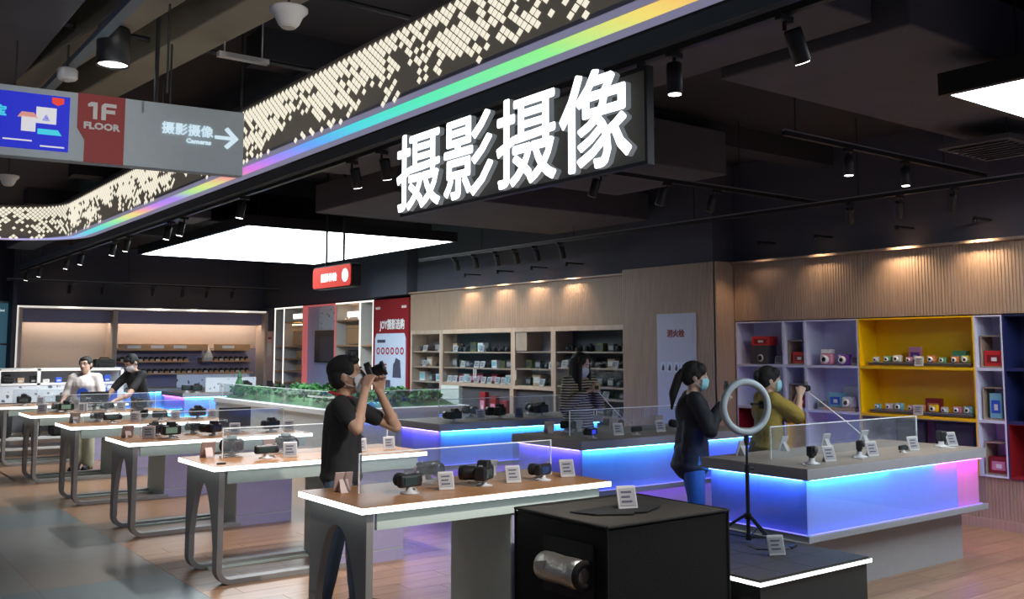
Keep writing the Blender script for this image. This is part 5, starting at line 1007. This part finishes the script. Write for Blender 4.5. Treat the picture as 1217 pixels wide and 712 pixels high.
    if hair == 'short':
        he(hm, (0, .045, .085), (.06, .045, .030))
        for sd in (1, -1): he(hm, (.066 * sd, .005, .035), (.022, .055, .045)); he(hm, (.06 * sd, -.045, -.01), (.03, .05, .05))
    else:
        for sd in (1, -1): he(hm, (.05 * sd, .03, .06), (.042, .05, .055)); he(hm, (.07 * sd, .0, .02), (.022, .045, .05))
    if hair == 'long':
        for (x, y, z0, x2, y2, z2, r0, r1) in ((.06, -.03, .0, .10, .01, -.34, .05, .028), (-.06, -.03, .0, -.10, .01, -.34, .05, .028), (0, -.06, -.02, 0, -.075, -.36, .07, .05), (.05, -.055, 0, .06, -.07, -.36, .055, .04), (-.05, -.055, 0, -.06, -.07, -.36, .055, .04), (-.075, .03, .03, -.105, .06, -.28, .03, .018), (.075, .03, .03, .105, .06, -.28, .03, .018)):
            a = hp_((x, y, z0)); hm.cap(a, r0 * k_, a + V((0, 0, 0)) + Ur @ (M.Rotation(head[0], 4, 'Z') @ V((x2 - x, y2 - y, (z2 - z0)))) * k_, r1 * k_)
    remesh(hm, 'hair', 'hair', t, .007, 4, noise=.006)
    if hair == 'tail':
        pn = MB(); a = hp_((0, -.115, .02)); dn = Ur @ (M.Rotation(head[0], 4, 'Z') @ V((0, -.05, -.1))); pn.cap(a, .03 * k_, a + dn * .4 * k_ + Ur @ V((0, 0, 0)), .042 * k_).cap(a + dn * .4 * k_, .042 * k_, a + dn * 1.3 * k_ + V((0, 0, -.05)), .036 * k_).cap(a + dn * 1.3 * k_ + V((0, 0, -.05)), .036 * k_, a + dn * 1.6 * k_ + V((0, 0, -.15)), .012 * k_); remesh(pn, 'ponytail', 'hair', t, .007, 4, noise=.006)
    if hair == 'bun':
        pn = MB(); he(pn, (0, -.125, .025), (.04, .034, .05)); he(pn, (0, -.115, -.04), (.024, .024, .06)); remesh(pn, 'hair_bun', 'hair', t, .007, 4, noise=.006)
    zc = hem * S_ - .03
    remesh(topm, topname, top, t, .010, 5, noise=.014 + loose * .25); remesh(bot, 'skirt' if skirt else 'trousers', bottom, t, .010, 4, noise=.010)
    return t
def held(name, label, loc, rot, W=.068, H=.05, D=.02, lens=.06, lr=.034, mat='black'):
    t = thing(name, label, 'camera', loc); t.rotation_euler = rot
    MB().box(-W, -D, -H, W, D, H).build('body', mat, t, bevel=.01, seg=3); MB().prism([(-.03, H - .006), (.03, H - .006), (.02, H + .024), (-.02, H + .024)], 'y', -D, D).build('viewfinder', mat, t, bevel=.004)
    ln = MB().lathe([(lr * .9, 0), (lr * .9, lens * .2), (lr, lens * .25), (lr, lens * .7), (lr * 1.25, lens * .75), (lr * 1.25, lens), (lr * 1.05, lens)], 22, M.Translation((0, D, -.002)) @ M.Rotation(-pi / 2, 4, 'X')).build('lens', 'black', t, True); MB().lathe([(lr * 1.0, 0), (lr * .4, .003)], 18, M.Translation((0, D + lens - .006, -.002)) @ M.Rotation(-pi / 2, 4, 'X')).build('front_glass', 'lens_glass', ln)
    MB().box(-W + .015, -D - .002, -H + .012, W - .03, -D, H - .012).build('screen', 'lcd', t)
    return t
# near man: faces right, camera raised to his eye
pm1 = person('person', 'man in black T-shirt and white mask raising a camera to his eye', (2.93, 5.80, 0), R(-122), 1.66, lean=.02, head=(0, .16, 0), skin='skin', voxel=.0065, headscale=1.1,
       arms=(((.34, .13, 1.25), (.13, .165, 1.49), (-.35, .25, .85), (-.8, .4, .1)), ((-.19, .36, 1.22), (-.06, .25, 1.47), (.25, .05, .9), (.8, .2, .2))), feet=((.13, -.10, 0), (-.12, .12, 0)), sleeve=.62, hem=.86, mask='mask_white', shoe='black', curl=.75)
held('raised_camera', 'black camera with lens hood held at the eye of the man in black', (3.085, 5.70, 1.56), (R(22), 0, R(-122)), lens=.085, lr=.040)
MB().torus((0, -.012, 1.42), .075, .008, rot=M.Rotation(pi / 2 - .25, 4, 'X'), n=24, m=8).build('lanyard', 'bright_red', pm1, True)
def cord(label, pts): tag(MB().tube(pts, .005, 6).build('tether_cord', 'white'), label, 'cord')
def small_cam(label, loc, rz, mat='black'): return held('held_camera', label, loc, (0, 0, R(rz)), .05, .032, .015, .025, .02, mat)
# woman in dark jacket beside the ring light
person('person', 'woman in dark jacket and blue mask with ponytail, left of the ring light', (6.07, 5.62, 0), R(-128), 1.60, lean=.05, head=(0, -.1, 0), skin='skin_light', female=True, top='navy_jacket', bottom='jeans_blue', sleeve=1.85, hem=.75, hair='tail', mask='mask_blue', loose=.022, legw=.012, headscale=1.08, topname='jacket',
       arms=(((.24, .13, 1.13), (.10, .27, 1.35), (-.25, .45, .8), (-.8, .3, .1)), ((-.20, .16, 1.12), (-.03, .30, 1.33), (.2, .4, .8), (.8, .3, .1))), feet=((.09, .0, 0), (-.09, .05, 0)), curl=1.0)
small_cam('small black camera held up by the woman in dark jacket', (6.30, 5.42, 1.395), -128)
# woman in mustard blouse
person('person', 'woman in mustard blouse and blue mask raising her hands, behind the ring light', (7.12, 5.66, 0), R(-122), 1.55, lean=.03, head=(0, -.06, 0), skin='skin_light', female=True, top='mustard', bottom='skirt', skirt=True, sleeve=.95, hem=.88, hair='bun', mask='mask_blue', loose=.03, headscale=1.08, topname='blouse',
       arms=(((.17, .26, 1.22), (.06, .32, 1.42), (-.15, .35, .8), (-.8, .3, .1)), ((-.15, .28, 1.20), (-.03, .34, 1.41), (.1, .35, .8), (.8, .3, .1))), curl=1.0)
small_cam('small black camera in the raised hands of the woman in mustard', (7.44, 5.47, 1.365), -122)
cord('white tether cord from the raised hands down to the right counter', [(7.44, 5.46, 1.34), (7.52, 5.3, 1.2), (7.62, 5.12, 1.03), (7.68, 5.0, .91)])
# woman in striped top
person('person', 'woman in striped top with long black hair and white mask, holding a camera', (7.10, 8.25, 0), R(-184), 1.66, lean=.04, head=(.35, -.34, 0), skin='skin_light', female=True, top='striped', bottom='jeans', sleeve=1.9, hem=.84, hair='long', mask='mask_white', loose=.022, headscale=1.08, topname='sweater',
       arms=(((.25, .08, 1.10), (.09, .25, 1.27), (-.5, .5, .45), (-.5, .4, .2)), ((-.25, .08, 1.10), (-.09, .25, 1.27), (.5, .5, .45), (.5, .4, .2))), curl=.9)
small_cam('cream camera held by the woman in the striped top', (7.075, 7.92, 1.30), -4, 'brown_card')
cord('white tether cord hanging from the camera of the woman in stripes', [(7.08, 7.90, 1.26), (7.12, 7.76, 1.12), (7.15, 7.6, .99), (7.15, 7.46, .91)])
# two people at the back left
p4 = person('person', 'person in white shirt and pale trousers standing behind the fifth oak table', (3.42, 14.86, 0), R(145), 1.60, head=(-.08, -.05, .08), skin='skin_light', top='white_tee', bottom='pale_trousers', sleeve=1.1, hem=.82, hair='short', loose=.018, legw=.02, voxel=.009, headscale=1.05,
       arms=(((.27, .04, 1.13), (.24, .25, 1.02), (0, 1, -.2), (0, -.2, -1)), ((-.27, .04, 1.13), (-.24, .25, 1.02), (0, 1, -.2), (0, -.2, -1))), feet=((.09, .03, 0), (-.08, -.03, 0)), curl=.5)
MB().lathe([(.085, 0), (.085, .003)], 20, M.Translation((-.03, .158, 1.08)) @ M.Rotation(-pi / 2, 4, 'X')).build('shirt_print', 'blue', p4)
gl = MB()
for sd in (1, -1): gl.torus((.034 * sd, .118, 1.512), .024, .0025, n=20, m=6)
gl.tube([(-.01, .12, 1.515), (.01, .12, 1.515)], .002, 6); gl.build('glasses', 'dark_grey', p4)
person('person', 'man in black T-shirt and mask leaning over at the back left', (4.30, 15.16, 0), R(112), 1.66, lean=.30, head=(0, -.35, 0), skin='skin', top='tee_black', bottom='jeans', sleeve=.7, hem=.86, hair='short', mask='mask_white', voxel=.009, headscale=1.05,
       arms=(((.22, .42, 1.08), (.12, .60, .98), (-.1, 1, -.3), (0, -.2, -1)), ((-.22, .40, 1.07), (-.14, .60, .98), (.1, 1, -.3), (0, -.2, -1))), curl=.5)
bg = thing('shopping_bag', 'bright blue bag standing at the end of the farthest table by the leaning man', 'bag', (4.12, 16.3, .867)); MB().box(-.11, -.05, 0, .11, .05, .2).build('body', 'blue', bg, bevel=.01); MB().tube([(-.05, 0, .2), (-.04, 0, .28), (.04, 0, .28), (.05, 0, .2)], .006, 6).build('handle', 'blue', bg)

for k in P: drop(P[k])
bpy.data.scenes.remove(WS)
